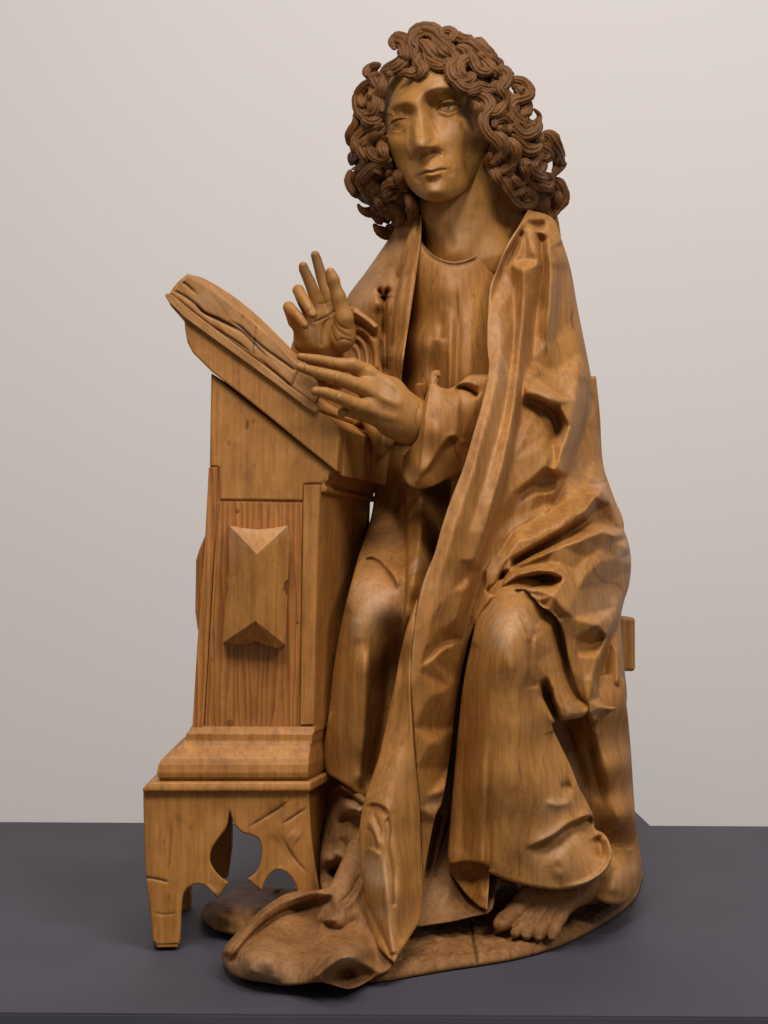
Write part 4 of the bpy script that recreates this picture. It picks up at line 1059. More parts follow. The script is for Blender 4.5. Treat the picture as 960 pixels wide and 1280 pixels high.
# ---- ground slab under the figure
def ground_slab():
    front = [(296, 1216), (340, 1224), (400, 1229), (440, 1231), (480, 1229), (520, 1222), (560, 1215), (600, 1209), (650, 1200), (700, 1185), (750, 1160), (790, 1131), (801, 1108)]
    fl = np.array([PZ(x, y, 0.0)[:2] for x, y in front])
    back = np.array([(0.27, 1.50), (0.20, 1.545), (0.08, 1.55), (-0.04, 1.50), (-0.10, 1.36), (-0.125, 1.22)])
    pl = spline([tuple(p) for p in np.concatenate([fl, back])], closed=True, n=22)[:, :2]
    cen = pl.mean(0)
    n = len(pl)
    rings = []
    prof = [(0.985, 0.0006), (1.0, 0.0018), (0.998, 0.0045), (0.985, 0.0068), (0.95, 0.0085)] + [(s, 0.0085 + 0.010 * (1 - s)) for s in np.linspace(0.94, 0.05, 130)]
    rs = np.random.RandomState(3)
    for i, (s, z) in enumerate(prof):
        p = cen + (pl - cen) * s
        zz = np.full(n, z)
        if i >= 3:
            zz = zz + 0.0007 * np.sin(p[:, 0] * 160 + 3 * np.sin(p[:, 1] * 90)) * np.sin(p[:, 1] * 130 + 2) + 0.0006 * np.sin(p[:, 0] * 420 + p[:, 1] * 300)
        rings.append(np.column_stack([p, zz]))
    V = np.concatenate(rings + [np.array([[cen[0], cen[1], prof[-1][1]]]), np.array([[cen[0], cen[1], 0.0008]])])
    Q = []
    for r in range(len(prof) - 1):
        i = np.arange(n); j = (i + 1) % n
        Q.append(np.stack([r * n + i, r * n + j, (r + 1) * n + j, (r + 1) * n + i], 1))
    T = []
    k = len(prof) - 1
    i = np.arange(n); j = (i + 1) % n
    T.append(np.stack([k * n + i, k * n + j, np.full(n, len(V) - 2)], 1))
    T.append(np.stack([j, i, np.full(n, len(V) - 1)], 1))
    px, py = proj(V)
    hatch = []
    for _ in range(150):
        hx, hy = rs.uniform(495, 795), rs.uniform(1140, 1215)
        a_ = rs.uniform(-0.9, -0.1) if hx < 640 else rs.uniform(-0.6, 0.3)
        l_ = rs.uniform(6, 16)
        hatch.append(('k', [(hx, hy), (hx + l_ * math.cos(a_), hy + l_ * math.sin(a_) * 0.7)], 1.0, rs.uniform(-1.3, -0.5), {'tone': -0.22, 'tw': 1.0}))
    h, tone = stroke_field(px, py, hatch + [('k', [(589, 1150), (592, 1175), (596, 1195), (599, 1212)], 1.4, -3.0, {'taper': (0, 0), 'tone': -0.9, 'tw': 1.6}),
                                    ('g', [(520, 1176), (540, 1170), (556, 1176), (550, 1182), (530, 1182)], 4, 2, {}),
                                    ('g', [(495, 1205), (530, 1196), (552, 1190)], 4, 2, {}), ('g', [(555, 1205), (575, 1185), (584, 1165)], 3, 1.5, {})])
    V[:, 2] += np.where(V[:, 2] > 0.004, h / 1000.0 * 0.8, 0)
    me = raw_mesh("ground_slab", V, Q + T, True, tone)
    return link("ground_slab", me, fig, M_BASE)


ground_slab()


# ---- bare foot
def foot():
    toes = [
        [(662, 1118, 1206, 10), (645, 1140, 1196, 8.2), (631, 1151, 1190, 7.0), (625, 1155, 1187, 6.2)],
        [(676, 1124, 1204, 8), (660, 1148, 1192, 5.4), (650, 1160, 1185, 4.6), (644, 1166, 1181, 4.3)],
        [(688, 1126, 1202, 8), (671, 1151, 1190, 5.0), (663, 1163, 1184, 4.4), (658, 1169, 1180, 4.1)],
        [(700, 1126, 1203, 8), (684, 1152, 1190, 4.7), (677, 1165, 1184, 4.1), (673, 1171, 1181, 3.8)],
        [(712, 1124, 1206, 7.5), (700, 1148, 1194, 4.8), (694, 1163, 1187, 3.9), (690, 1171, 1183, 3.6)]]
    lo = P(600, 1185, 1230); hi = P(770, 1060, 1230)
    lo = np.array([lo[0], 1.15, 0.004]); hi = np.array([hi[0], 1.30, hi[2]])

    def f(G):
        t = None
        for c in toes:
            d = chain(G, c, 0.004)
            t = d if t is None else smin(t, d, 0.0012)
        body = chain(G, [(668, 1128, 1204, 12), (700, 1110, 1222, 17), (712, 1085, 1236, 22)], 0.008)
        body = smin(body, chain(G, [(706, 1128, 1206, 9), (722, 1108, 1224, 14), (725, 1080, 1240, 18)], 0.006), 0.01)
        heel = chain(G, [(725, 1110, 1235, 13), (738, 1112, 1262, 13)], 0.006)
        body = smin(body, heel, 0.01)
        return smin(t, body, 0.005)
    st = []
    for x, y in ((644, 1168), (658, 1171), (673, 1173.5), (690, 1173)):
        st.append(('k', [(x - 3, y - 3.5), (x, y - 5), (x + 3, y - 3.5)], 1.0, -0.7, {'taper': (0, 0), 'tone': -0.25}))
    st.append(('k', [(622, 1150), (626, 1147), (630, 1150)], 1.2, -0.8, {'taper': (0, 0), 'tone': -0.2}))
    for a, b2 in (((650, 1150), (676, 1120)), ((664, 1153), (686, 1122)), ((677, 1154), (696, 1124)), ((690, 1152), (708, 1124))):
        st.append(('g', [a, b2], 2.6, -1.3, {'taper': (0.05, 0.5)}))
    sdf_mesh("foot", f, lo, hi, 0.0011, fig, M_BASE, st, [(680, 1130, 24, 0.12)])


foot()
# ------------------------------------------------------------------ lectern
lect = thing("lectern", "carved wooden lectern with sloping desk, pyramid panel and arched foot beside the seated figure", "lectern", (-0.13, 1.24, 0.0))
LY = lambda px: 1194 + 0.075 * (px - 205)


def LYo(d):
    return lambda px: LY(px) + d


# shaft
prism("shaft", [(264, 466), (419, 588), (409, 600), (401, 606), (398, 700), (395, 800), (393, 914), (244, 917), (262, 590), (263, 520)], LYo(2), 150, lect, M_LECT, dxl=-6, dxr=42, xl=240, xr=400)
prism("corner_plank", [(261, 584), (273, 584), (268, 680), (261, 800), (254, 916), (240, 916), (247, 800), (256, 680)], LYo(0), 140, lect, M_PINE, dxl=-14, dxr=-14, proud=1.5, bevel=0.0006)
prism("panel_board", [(275.5, 627), (378, 629), (376, 760), (374, 909), (255.5, 915), (262, 800), (269, 690)], LYo(0), 6, lect, M_PINE, bevel=0.0004, proud=0.6)
prism("stile", [(380, 606), (400, 606), (397, 700), (394, 800), (392, 905), (375.5, 906), (377.5, 760)], LYo(0), 6, lect, M_LECT, bevel=0.0004, proud=0.9)


def boss(name, out, ridge, base_off, height, ym=LY, side=()):
    o = np.array(out, float)
    r = np.array(ridge, float)
    offs = np.full(len(o), float(base_off))
    for (idx, i0, i1) in side:                    # keep the notches on the side facet's plane
        x0, y0 = o[i0]; x1, y1 = o[i1]
        for i in idx:
            t = (o[i, 1] - y0) / (y1 - y0)
            xl = x0 + t * (x1 - x0); xr_ = r[0, 0] + (o[i, 1] - r[0, 1]) / (r[1, 1] - r[0, 1]) * (r[1, 0] - r[0, 0])
            offs[i] = base_off + (height - base_off) * (o[i, 0] - xl) / (xr_ - xl)
    Y0 = np.array([ym(x) for x in o[:, 0]])
    A = unproj(o[:, 0], o[:, 1], (Y0 - offs) / 1000.0)
    Bk = unproj(o[:, 0], o[:, 1], (Y0 + 3) / 1000.0)
    Rg = unproj(r[:, 0], r[:, 1], (np.array([ym(x) for x in r[:, 0]]) - height) / 1000.0)
    n = len(o)
    V = np.concatenate([A, Bk, Rg])
    return V, n


out = [(287, 657), (303, 660), (322, 662), (342, 660), (360, 657), (362, 672), (360, 723), (355, 729), (354, 737), (359, 745), (358, 770), (357, 806), (345, 810), (330, 806), (320, 801), (309, 805), (295, 806), (279, 803), (283, 745), (285, 735), (283, 724), (286, 715)]
V, n = boss("pyramid_boss", out, [(321, 693), (319, 776)], 13, 33, LY, ((range(5, 11), 4, 11), (range(18, 22), 17, 0)))
faces = [[i, n + i, n + (i + 1) % n, (i + 1) % n] for i in range(n)] + [[n + i for i in range(n)][::-1]]
rt, rb = 2 * n, 2 * n + 1
for i in range(n):
    j = (i + 1) % n
    if i in (0, 1, 2, 3): faces.append([i, j, rt])                     # top facet
    elif 4 <= i <= 8: faces.append([i, j, rt])
    elif 9 <= i <= 10: faces.append([i, j, rb])
    elif 11 <= i <= 16: faces.append([i, j, rb])
    elif i == 17: faces.append([i, j, rb])
    else: faces.append([i, j, rt] if i >= 19 else [i, j, rb])
faces.append([9, rb, rt]); faces.append([19, rt, rb])
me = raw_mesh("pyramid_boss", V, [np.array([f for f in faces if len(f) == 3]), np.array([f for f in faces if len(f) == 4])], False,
              np.array([0.45 if i in (0, 1, 2, 3, 4) else 0.0 for i in range(len(V))]))  # top facet paler: light from above put into its tone
import bmesh as _bm
_b = _bm.new(); _b.from_mesh(me); _bm.ops.recalc_face_normals(_b, faces=_b.faces); _b.to_mesh(me); _b.free()
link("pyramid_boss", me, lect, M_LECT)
# the matching boss on the left flank, seen in profile
prism("side_boss", [(259, 664), (250, 684), (245, 700), (244, 764), (247, 786), (252, 800)], LYo(40), 60, lect, M_PINE, dxl=-6, dxr=-6, bevel=0.002)
# nail heads and knots on the board
for (x, y, rr) in ((297, 638, 3.2), (342, 737, 2.6), (287, 903, 5.0), (372, 777, 2.4)):
    c = P(x, y, LY(x) - (0.6 if rr != 2.6 else 17.0))
    a = np.linspace(0, 2 * math.pi, 14, endpoint=False)
    r = rr * 0.00067
    V = np.concatenate([np.stack([c[0] + r * np.cos(a), np.full(14, c[1] + 0.002), c[2] + r * np.sin(a)], 1), np.stack([c[0] + r * 0.8 * np.cos(a), np.full(14, c[1] - 0.0006), c[2] + r * 0.8 * np.sin(a)], 1)])
    i = np.arange(14); j = (i + 1) % 14
    me = raw_mesh("peg", V, [np.stack([i, j, 14 + j, 14 + i], 1), np.arange(14, 28)[None]], False, np.full(28, -0.45))
    link("peg", me, lect, M_PINE)

# cornice along the flank towards the figure
def flank(px, py, d):
    p = P(px, py, LY(px) + 2)
    return np.array([p[0] + 0.042 * d / 150.0, p[1] + d / 1000.0, p[2]])


def strip(name, prof, material, d0=0, d1=150, mesh_parent=lect):
    """moulding whose section is given as (outward mm, photo row) at the shaft's front right corner"""
    V = []
    for d in (d0, d1):
        for (o, py) in prof:
            q = flank(401, py, d)
            V.append(q + np.array([o / 1000.0, -0.2 * o / 1000.0 if d == d0 else 0.0, 0]))
    n = len(prof)
    F_ = [[i, (i + 1) % n, n + (i + 1) % n, n + i] for i in range(n)] + [list(range(n))[::-1], list(range(n, 2 * n))]
    return solid(name, V, F_, mesh_parent, material, 0.0012, 2)


strip("cornice", [(-6, 586), (4, 588), (7, 593), (6, 600), (3, 603), (3, 607), (5, 610), (4, 615), (-6, 616)], M_LECT)

# sloping desk with its rounded nose
prism("desk", [(208, 372), (213, 382), (224, 393), (230, 400), (231, 412), (234, 428), (241, 441), (252, 452), (264, 464), (300, 492), (340, 524), (380, 557), (421, 590), (424, 545), (423, 533), (404, 518), (385, 506), (330, 464), (270, 418)], LYo(-6), 150, lect, M_LECT, dxl=0, dxr=48, xl=200, xr=420, bevel=0.0016)
prism("desk_fillet", [(421, 534), (424, 532), (432, 537), (430, 596), (422, 592)], LYo(6), 140, lect, M_LECT, dxl=40, dxr=46, xl=400, xr=440)

# moulded base: levels (row, left, right, forward mm)
lv = [(908, 239, 393, 1), (915, 236, 393, 3), (917, 233, 391, 5), (926, 231, 390, 5), (933, 225, 388, 7), (941, 213, 387, 12), (948, 203, 386, 16), (956, 198, 386, 18), (966, 196, 385, 19), (972, 198, 385, 18), (975, 200, 384, 15), (977, 200, 384, 14)]


def loft(name, lv, material, depth=150, dxl=-4, dxr=32):
    V, Fc = [], []
    for (py, l, r_, fw) in lv:
        a = P(l, py, LY(l) - fw); b2 = P(r_, py, LY(r_) - fw)
        z = 0.5 * (a[2] + b2[2])
        a[2] = z + 0.0006; b2[2] = z - 0.0006
        V += [a, b2, b2 + np.array([dxr / 1000.0, depth / 1000.0, 0]), a + np.array([dxl / 1000.0, depth / 1000.0, 0])]
    k = len(lv)
    for i in range(k - 1):
        for j in range(4):
            Fc.append([4 * i + j, 4 * i + (j + 1) % 4, 4 * i + 4 + (j + 1) % 4, 4 * i + 4 + j])
    Fc += [[0, 1, 2, 3], [4 * k - 1, 4 * k - 2, 4 * k - 3, 4 * k - 4]]
    o = solid(name, V, Fc, lect, material, 0.0006, 1)
    return o


loft("base_moulding", lv, M_LECT)
loft("base_fillet", [(976.5, 192, 386, 17), (979, 185, 388, 19), (984, 179, 388, 20), (988, 178, 388, 20), (990, 180, 387, 18)], M_LECT, dxr=34)

# arched foot, front board
FOOT = [(179, 985, 'c'), (180, 1040), (182, 1085), (184, 1110), (188, 1145), (191, 1176, 'c'), (196, 1181, 'c'), (224, 1180, 'c'), (226, 1165), (227, 1140), (229, 1120), (235, 1110), (247, 1105), (260, 1110), (272, 1123, 'c'), (286, 1103, 'c'), (277, 1097), (268, 1087), (263, 1076), (265, 1061), (274, 1047), (283, 1034), (287, 1012, 'c'), (292, 1028), (302, 1040), (314, 1044), (323, 1049), (327, 1060), (326, 1077), (320, 1090), (309, 1099, 'c'), (327, 1114, 'c'), (332, 1101), (342, 1089), (353, 1088), (363, 1096), (370, 1108), (374, 1128), (380, 1150, 'c'), (400, 1150, 'c'), (399, 1110), (394, 1080), (389, 1040), (386, 983, 'c')]
sheet("arched_foot", FOOT, [(180, 990, LY(180) - 14), (388, 990, LY(388) - 14), (200, 1180, LY(200) - 13), (390, 1140, LY(390) - 13), (290, 1060, LY(290) - 14)],
      [('k', [(182, 1097), (196, 1099), (212, 1103)], 1.0, -1.4, {'taper': (0, 0.2), 'tone': -0.9, 'tw': 1.0}), ('k', [(214, 1020), (213, 1060), (209, 1103)], 0.9, -0.9, {'tone': -0.6, 'tw': 0.9}),
       ('k', [(305, 1038), (330, 1022), (352, 1008), (368, 994)], 1.2, -1.6, {'tone': -0.6, 'tw': 1.2}), ('k', [(350, 1032), (368, 1020), (386, 1008)], 1.2, -1.6, {'tone': -0.7, 'tw': 1.1}), ('k', [(350, 1042), (366, 1070), (388, 1096)], 1.1, -1.4, {'tone': -0.5, 'tw': 1.1}),
       ('g', [(330, 1018), (345, 1012), (358, 1002)], 9, -1.0, {'tone': -0.25, 'tw': 9}), ('g', [(335, 1040), (352, 1060), (372, 1085)], 8, -1.2, {'tone': -0.12, 'tw': 10}), ('g', [(362, 1040), (375, 1050)], 8, 1.2, {'tone': 0.15, 'tw': 9}),
       ('k', [(190, 1140), (205, 1143), (224, 1141)], 0.9, -0.7, {'tone': -0.4, 'tw': 0.9}), ('t', [(220, 1015), (224, 1030)], 1, 0, {'tone': -0.3, 'tw': 3}), ('t', [(236, 1030), (238, 1038)], 1, 0, {'tone': -0.3, 'tw': 2}),
       ('g', [(255, 1108), (272, 1120)], 4, 1.2, {'tone': 0.3, 'tw': 5}), ('g', [(345, 1085), (360, 1092)], 4, 1.0, {'tone': 0.2, 'tw': 4})],
      lect, M_LECT, thick=26, edge=2.2, backroll=3, step=1.1, wob=0.5, wobscale=40)
sheet("shaft_face", [(266, 469, 'c'), (417, 588, 'c'), (408, 598), (402, 604, 'c'), (379.5, 604.5, 'c'), (378.5, 625.5, 'c'), (275, 624.5, 'c'), (274, 584, 'c'), (263.5, 582.5, 'c'), (264, 520)],
      [(265, 470, LY(265)), (400, 590, LY(400)), (280, 610, LY(280)), (370, 610, LY(370)), (265, 560, LY(265))],
      [('k', [(308, 524), (309, 530), (308, 540)], 1.2, -1.0, {'tone': -0.9, 'tw': 1.4}), ('k', [(317, 524), (317, 532)], 0.9, -0.7, {'tone': -0.6, 'tw': 1.1}), ('k', [(286, 550), (286, 560)], 0.9, -0.6, {'tone': -0.6, 'tw': 1.2}),
       ('k', [(271, 480), (270, 530), (271, 575)], 0.8, -0.4, {'tone': -0.35, 'tw': 0.9}), ('k', [(340, 545), (342, 580), (341, 600)], 0.8, -0.4, {'tone': -0.3, 'tw': 0.9}), ('t', [(300, 590), (320, 600)], 1, 0, {'tone': -0.15, 'tw': 9})],
      lect, M_LECT, thick=3.5, edge=1.5, backroll=1, step=1.6, wob=0.35, wobscale=40)
prism('inner_post', [(250, 1000), (290, 1000), (289, 1060), (284, 1098), (255, 1098)], LYo(60), 14, lect, M_LECT)
prism("foot_pad", [(194, 1179), (223, 1179), (222, 1184), (196, 1184.5)], LYo(-12), 20, lect, M_LECT, bevel=0.0008)
# flank boards of the foot
def board(name, p0, p1, top, bot, th, material, bot1=None):
    p0 = np.array(p0); p1 = np.array(p1)
    d = (p1 - p0) / np.linalg.norm(p1 - p0)
    nn = np.array([-d[1], d[0]]) * th
    b1 = bot if bot1 is None else bot1
    V = [(*p0, bot), (*p1, b1), (*(p1 + nn), b1), (*(p0 + nn), bot), (*p0, top), (*p1, top), (*(p1 + nn), top), (*(p0 + nn), top)]
    return solid(name, V, [(0, 3, 2, 1), (4, 5, 6, 7), (0, 1, 5, 4), (1, 2, 6, 5), (2, 3, 7, 6), (3, 0, 4, 7)], lect, material, 0.0012)


fr = P(387, 990, LY(387) - 13); fl_ = P(179, 991, LY(179) - 13)
zt = fr[2]
board("flank_board", (fr[0] - 0.001, fr[1] + 0.027), (fr[0] + 0.030, fr[1] + 0.165), zt, 0.035, 0.012, M_LECT)
board("flank_board", (fl_[0] + 0.013, fl_[1] + 0.027), (fl_[0] + 0.009, fl_[1] + 0.165), zt, 0.085, 0.012, M_LECT)
for bx in (fl_[0] + 0.0, fr[0] + 0.012):
    box("back_leg", bx, bx + 0.02, fl_[1] + 0.146, fl_[1] + 0.166, 0.0, 0.0845 if bx < fr[0] else 0.0345, lect, M_LECT, 0.0015)

# ------------------------------------------------------------------ book on the desk
book = thing("open_book", "thick carved wooden book with wavy page edges lying on the sloping lectern desk", "book", tuple(P(300, 460, 1240)))
BY = LYo(-8)
prism("cover", [(207, 371), (206, 368), (210, 366), (216, 369), (240, 389), (270, 412), (300, 435), (330, 457), (362, 483), (394, 506), (397, 511), (394, 516), (380, 507), (350, 484), (320, 462), (290, 440), (262, 420), (232, 398), (220, 386), (211, 378)], LYo(-11), 140, book, M_BOOK, dxl=4, dxr=46, xl=200, xr=390, bevel=0.0008)
pl = [(212, 367, 'c'), (217, 359), (225, 350), (235, 342, 'c'), (246, 348), (260, 357), (285, 375), (306, 391), (328, 410), (348, 429), (366, 447), (380, 460), (397, 477, 'c'), (400, 494), (394, 506, 'c'), (362, 483), (330, 457), (300, 435), (270, 412), (240, 389)]
ctrl = [(x, y, BY(x)) for x, y in ((214, 368), (236, 343), (300, 395), (300, 430), (360, 455), (360, 480), (390, 480), (388, 500), (260, 380), (250, 395))]
sheet("page_block", pl, ctrl,
      [('k', [(228, 352), (238, 360), (248, 371)], 0.9, -2.0, {'taper': (0.1, 0.5), 'tone': -0.9, 'tw': 1.1}),
       ('k', [(218, 363), (232, 371), (243, 379), (256, 391), (275, 401), (292, 410), (305, 421)], 0.9, -2.0, {'taper': (0.05, 0.3), 'tone': -0.9, 'tw': 1.1}),
       ('k', [(243, 378), (254, 390), (272, 398), (288, 406), (304, 416), (318, 430), (332, 444), (350, 456)], 0.9, -2.0, {'taper': (0.1, 0.4), 'tone': -0.9, 'tw': 1.1}),
       ('k', [(285, 399), (300, 408), (314, 421), (330, 435), (345, 446), (358, 455), (370, 464)], 0.9, -2.0, {'taper': (0.2, 0.05), 'tone': -1.0, 'tw': 1.2}),
       ('k', [(262, 404), (280, 417), (298, 429), (316, 443)], 0.9, -2.0, {'taper': (0.3, 0.3), 'tone': -1.0, 'tw': 1.3}),
       ('k', [(322, 446), (336, 459), (352, 472), (364, 483)], 0.9, -2.0, {'taper': (0.3, 0.05), 'tone': -1.0, 'tw': 1.4}),
       ('k', [(320, 410), (318, 430), (316, 448)], 0.9, -0.8, {'taper': (0, 0.2), 'tone': -0.5, 'tw': 0.8}),
       ('k', [(374, 462), (368, 475), (362, 490)], 0.9, -1.2, {'taper': (0, 0), 'tone': -0.6, 'tw': 0.9}),
       ('t', [(301, 394), (306, 397)], 1, 0, {'tone': -0.5, 'tw': 3})],
      book, M_BOOK, thick=120, edge=4, step=0.9, backroll=4, wob=0.3, tones=[(382, 488, 9, -0.15), (255, 372, 14, 0.25)])
sheet("open_leaf", [(234, 343, 'c'), (250, 346), (268, 355), (290, 369), (312, 386), (334, 406), (354, 426), (370, 442), (386, 458), (392, 474, 'c'), (340, 425), (285, 380)],
      [(240, 346, 1206), (300, 380, 1216), (350, 425, 1222), (380, 458, 1226), (300, 390, 1210), (345, 432, 1214)], [], book, M_BOOK, thick=90, edge=5, backroll=4, step=1.2)

# ------------------------------------------------------------------ seat behind the figure
bench = thing("bench", "plain wooden bench mostly hidden behind the robe of the seated figure", "bench", (0.2, 1.45, 0.0))
sx1 = P(791, 800, 1400)[0]
zt, zb = P(789, 771, 1400)[2], P(789, 838, 1400)[2]
box("seat", 0.10, sx1, 1.385, 1.50, zb, zt, bench, M_LECT, 0.003)
box("leg", sx1 - 0.05, sx1 - 0.008, 1.40, 1.49, 0.024, zb - 0.0005, bench, M_LECT, 0.002)
box("leg", 0.105, 0.14, 1.40, 1.49, 0.024, zb - 0.0005, bench, M_LECT, 0.002)
# ------------------------------------------------------------------ hands
def raised_hand():
    pinky = [(384, 418, 1264, 6.5), (368, 402, 1262, 6.0), (361, 384, 1256, 5.3), (371, 394, 1245, 4.7), (381, 406, 1240, 4.0)]
    ring = [(392, 400, 1266, 6.5), (380, 378, 1260, 5.8), (373, 363, 1253, 5.3), (383, 380, 1243, 4.8), (391, 393, 1238, 4.2)]
    middle = [(402, 398, 1266, 7.0), (396, 376, 1264, 5.9), (387, 352, 1262, 5.3), (380, 337, 1260, 4.6), (379, 333, 1259, 4.2)]
    index = [(416, 396, 1266, 7.0), (411, 374, 1266, 5.8), (402, 346, 1266, 5.2), (396, 325, 1265, 4.4), (394, 319, 1264, 4.1)]
    thumb = [(428, 420, 1258, 11), (430, 398, 1250, 8.0), (423, 372, 1246, 6.2), (416, 350, 1243, 5.2), (413, 341, 1242, 4.6)]
    lo = P(345, 480, 1280); hi = P(460, 300, 1280)
    lo = np.array([lo[0], 1.225, lo[2]]); hi = np.array([hi[0], 1.32, hi[2]])

    def f(G):
        fin = None
        for c in (pinky, ring, middle, index):
            d = chain(G, c, 0.0004)
            fin = d if fin is None else np.minimum(fin, d)
        palm = chain(G, [(392, 424, 1270, 13.0), (394, 402, 1270, 11.5)], 0.006)
        palm = smin(palm, chain(G, [(416, 424, 1272, 12.5), (411, 400, 1270, 11.0)], 0.006), 0.010)
        palm = smin(palm, chain(G, [(380, 428, 1270, 9.5), (378, 410, 1268, 8.0)], 0.006), 0.008)
        palm = smin(palm, chain(G, [(405, 430, 1275, 14), (412, 455, 1282, 12.5), (424, 480, 1290, 13)], 0.006), 0.012)
        th = chain(G, thumb, 0.004)
        th = smin(th, ell_sdf(G, P(429, 418, 1258), (0.0105, 0.0095, 0.0165)), 0.005)
        # hollow of the palm
        hollow = ell_sdf(G, P(400, 412, 1252), (0.011, 0.006, 0.014))
        palm = -smin(-palm, hollow, 0.006)
        r = smin(fin, palm, 0.004)
        return smin(r, th, 0.0035)
    st = [('k', [(390, 403), (402, 399), (413, 393), (419, 387)], 1.1, -1.3, {'taper': (0.1, 0.1), 'tone': -0.5, 'tw': 1.0}),
          ('k', [(414, 396), (406, 404), (402, 416), (401, 434)], 1.2, -1.4, {'taper': (0.1, 0.1), 'tone': -0.4, 'tw': 1.0}),
          ('k', [(417, 392), (421, 404), (432, 411), (442, 412)], 1.0, -0.9, {'tone': -0.3}),
          ('k', [(415, 398), (422, 412), (434, 420), (442, 421)], 1.0, -0.9, {'tone': -0.3}),
          ('k', [(414, 404), (416, 420), (424, 432)], 1.2, -1.4, {'tone': -0.35}),
          ('k', [(420, 427), (430, 424), (442, 428)], 1.0, -1.0, {'tone': -0.3}),
          ('k', [(394, 379), (402, 380), (414, 375)], 0.9, -0.7, {'tone': -0.3}),
          # nails
          ('k', [(384.5, 390), (386, 387), (390, 387), (392, 391)], 0.8, -0.6, {'taper': (0, 0), 'tone': -0.3}),
          ('k', [(384.5, 390), (387, 396), (391, 398)], 0.8, -0.5, {'taper': (0, 0), 'tone': -0.25}),
          ('k', [(377, 404), (378.5, 400), (382, 401), (386, 406)], 0.8, -0.6, {'taper': (0, 0), 'tone': -0.3}),
          ('g', [(386, 391), (389, 395)], 2.2, 0.35, {'taper': (0, 0), 'tone': 0.2}),
          ('g', [(379, 403), (383, 408)], 2.2, 0.35, {'taper': (0, 0), 'tone': 0.2})]
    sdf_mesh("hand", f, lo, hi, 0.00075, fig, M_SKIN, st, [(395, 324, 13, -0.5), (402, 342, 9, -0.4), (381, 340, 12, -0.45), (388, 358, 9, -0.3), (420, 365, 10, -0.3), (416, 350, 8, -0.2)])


def near_hand():
    index = [(458, 466, 1206, 8.0), (440, 457, 1198, 6.6), (420, 455, 1193, 5.4), (398, 450, 1186, 4.6), (380, 447, 1180, 3.7), (375.5, 446, 1179, 3.3)]
    middle = [(462, 486, 1200, 8.2), (447, 482, 1194, 6.9), (420, 472, 1184, 5.8), (395, 465.5, 1177, 4.9), (378, 460, 1172, 4.0), (374, 458.5, 1171, 3.5)]
    ring = [(464, 510, 1200, 8.0), (447, 507, 1193, 6.6), (424, 497, 1182, 5.4), (407, 491, 1176, 4.8), (396, 489, 1172, 4.0), (394, 489, 1171, 3.7)]
    pinky = [(466, 520, 1208, 7.0), (448, 517, 1206, 5.8), (432, 513, 1200, 4.8), (428, 516, 1196, 4.2)]
    lo = P(360, 580, 1240); hi = P(560, 430, 1240)
    lo = np.array([lo[0], 1.15, lo[2]]); hi = np.array([hi[0], 1.26, hi[2]])

    def f(G):
        fin = None
        for c in (index, middle, ring, pinky):
            d = chain(G, c, 0.0004)
            fin = d if fin is None else np.minimum(fin, d)
        back = chain(G, [(458, 472, 1207, 9.5), (488, 490, 1212, 12), (512, 518, 1219, 15)], 0.006)
        back = smin(back, chain(G, [(463, 490, 1204, 10), (490, 508, 1207, 14), (512, 526, 1218, 15.5)], 0.006), 0.008)
        back = smin(back, chain(G, [(466, 512, 1206, 10), (490, 526, 1210, 13), (512, 534, 1220, 14)], 0.006), 0.008)
        wrist = chain(G, [(508, 525, 1220, 16.5), (540, 530, 1242, 16.5)], 0.006)
        r = smin(smin(fin, back, 0.005), wrist, 0.012)
        return r
    st = [('g', [(442, 452), (450, 458)], 5, 1.2, {'taper': (0, 0)}), ('g', [(447, 482), (452, 486)], 5, 1.0, {'taper': (0, 0)}), ('g', [(446, 507), (450, 510)], 5, 1.2, {'taper': (0, 0)}),
          ('g', [(450, 485), (475, 496), (505, 510)], 3.5, 0.9), ('g', [(452, 458), (480, 472), (505, 492)], 3.5, 0.8), ('g', [(452, 512), (480, 520), (510, 526)], 4, 0.9),
          ('g', [(456, 472), (485, 486), (505, 502)], 5, -0.9), ('g', [(458, 500), (485, 510), (505, 516)], 5, -0.9),
          ('k', [(418, 450), (417, 455), (419, 460)], 0.9, -0.5, {'taper': (0, 0), 'tone': -0.2}), ('k', [(421, 467), (418, 473), (420, 479)], 0.9, -0.5, {'taper': (0, 0), 'tone': -0.2}),
          ('k', [(398, 460), (396, 466), (397, 471)], 0.9, -0.5, {'taper': (0, 0), 'tone': -0.2}), ('k', [(423, 492), (420, 497), (422, 502)], 0.9, -0.5, {'taper': (0, 0), 'tone': -0.2}),
          ('k', [(383, 442), (385, 446), (384, 450)], 0.9, -0.6, {'taper': (0, 0), 'tone': -0.3}), ('k', [(381, 455), (383, 459), (381, 464)], 0.9, -0.6, {'taper': (0, 0), 'tone': -0.3}),
          ('k', [(527, 500), (521, 520), (522, 550)], 1.2, -0.9, {'tone': -0.2})]
    sdf_mesh("hand", f, lo, hi, 0.0008, fig, M_SKIN, st, [])


raised_hand()
near_hand()
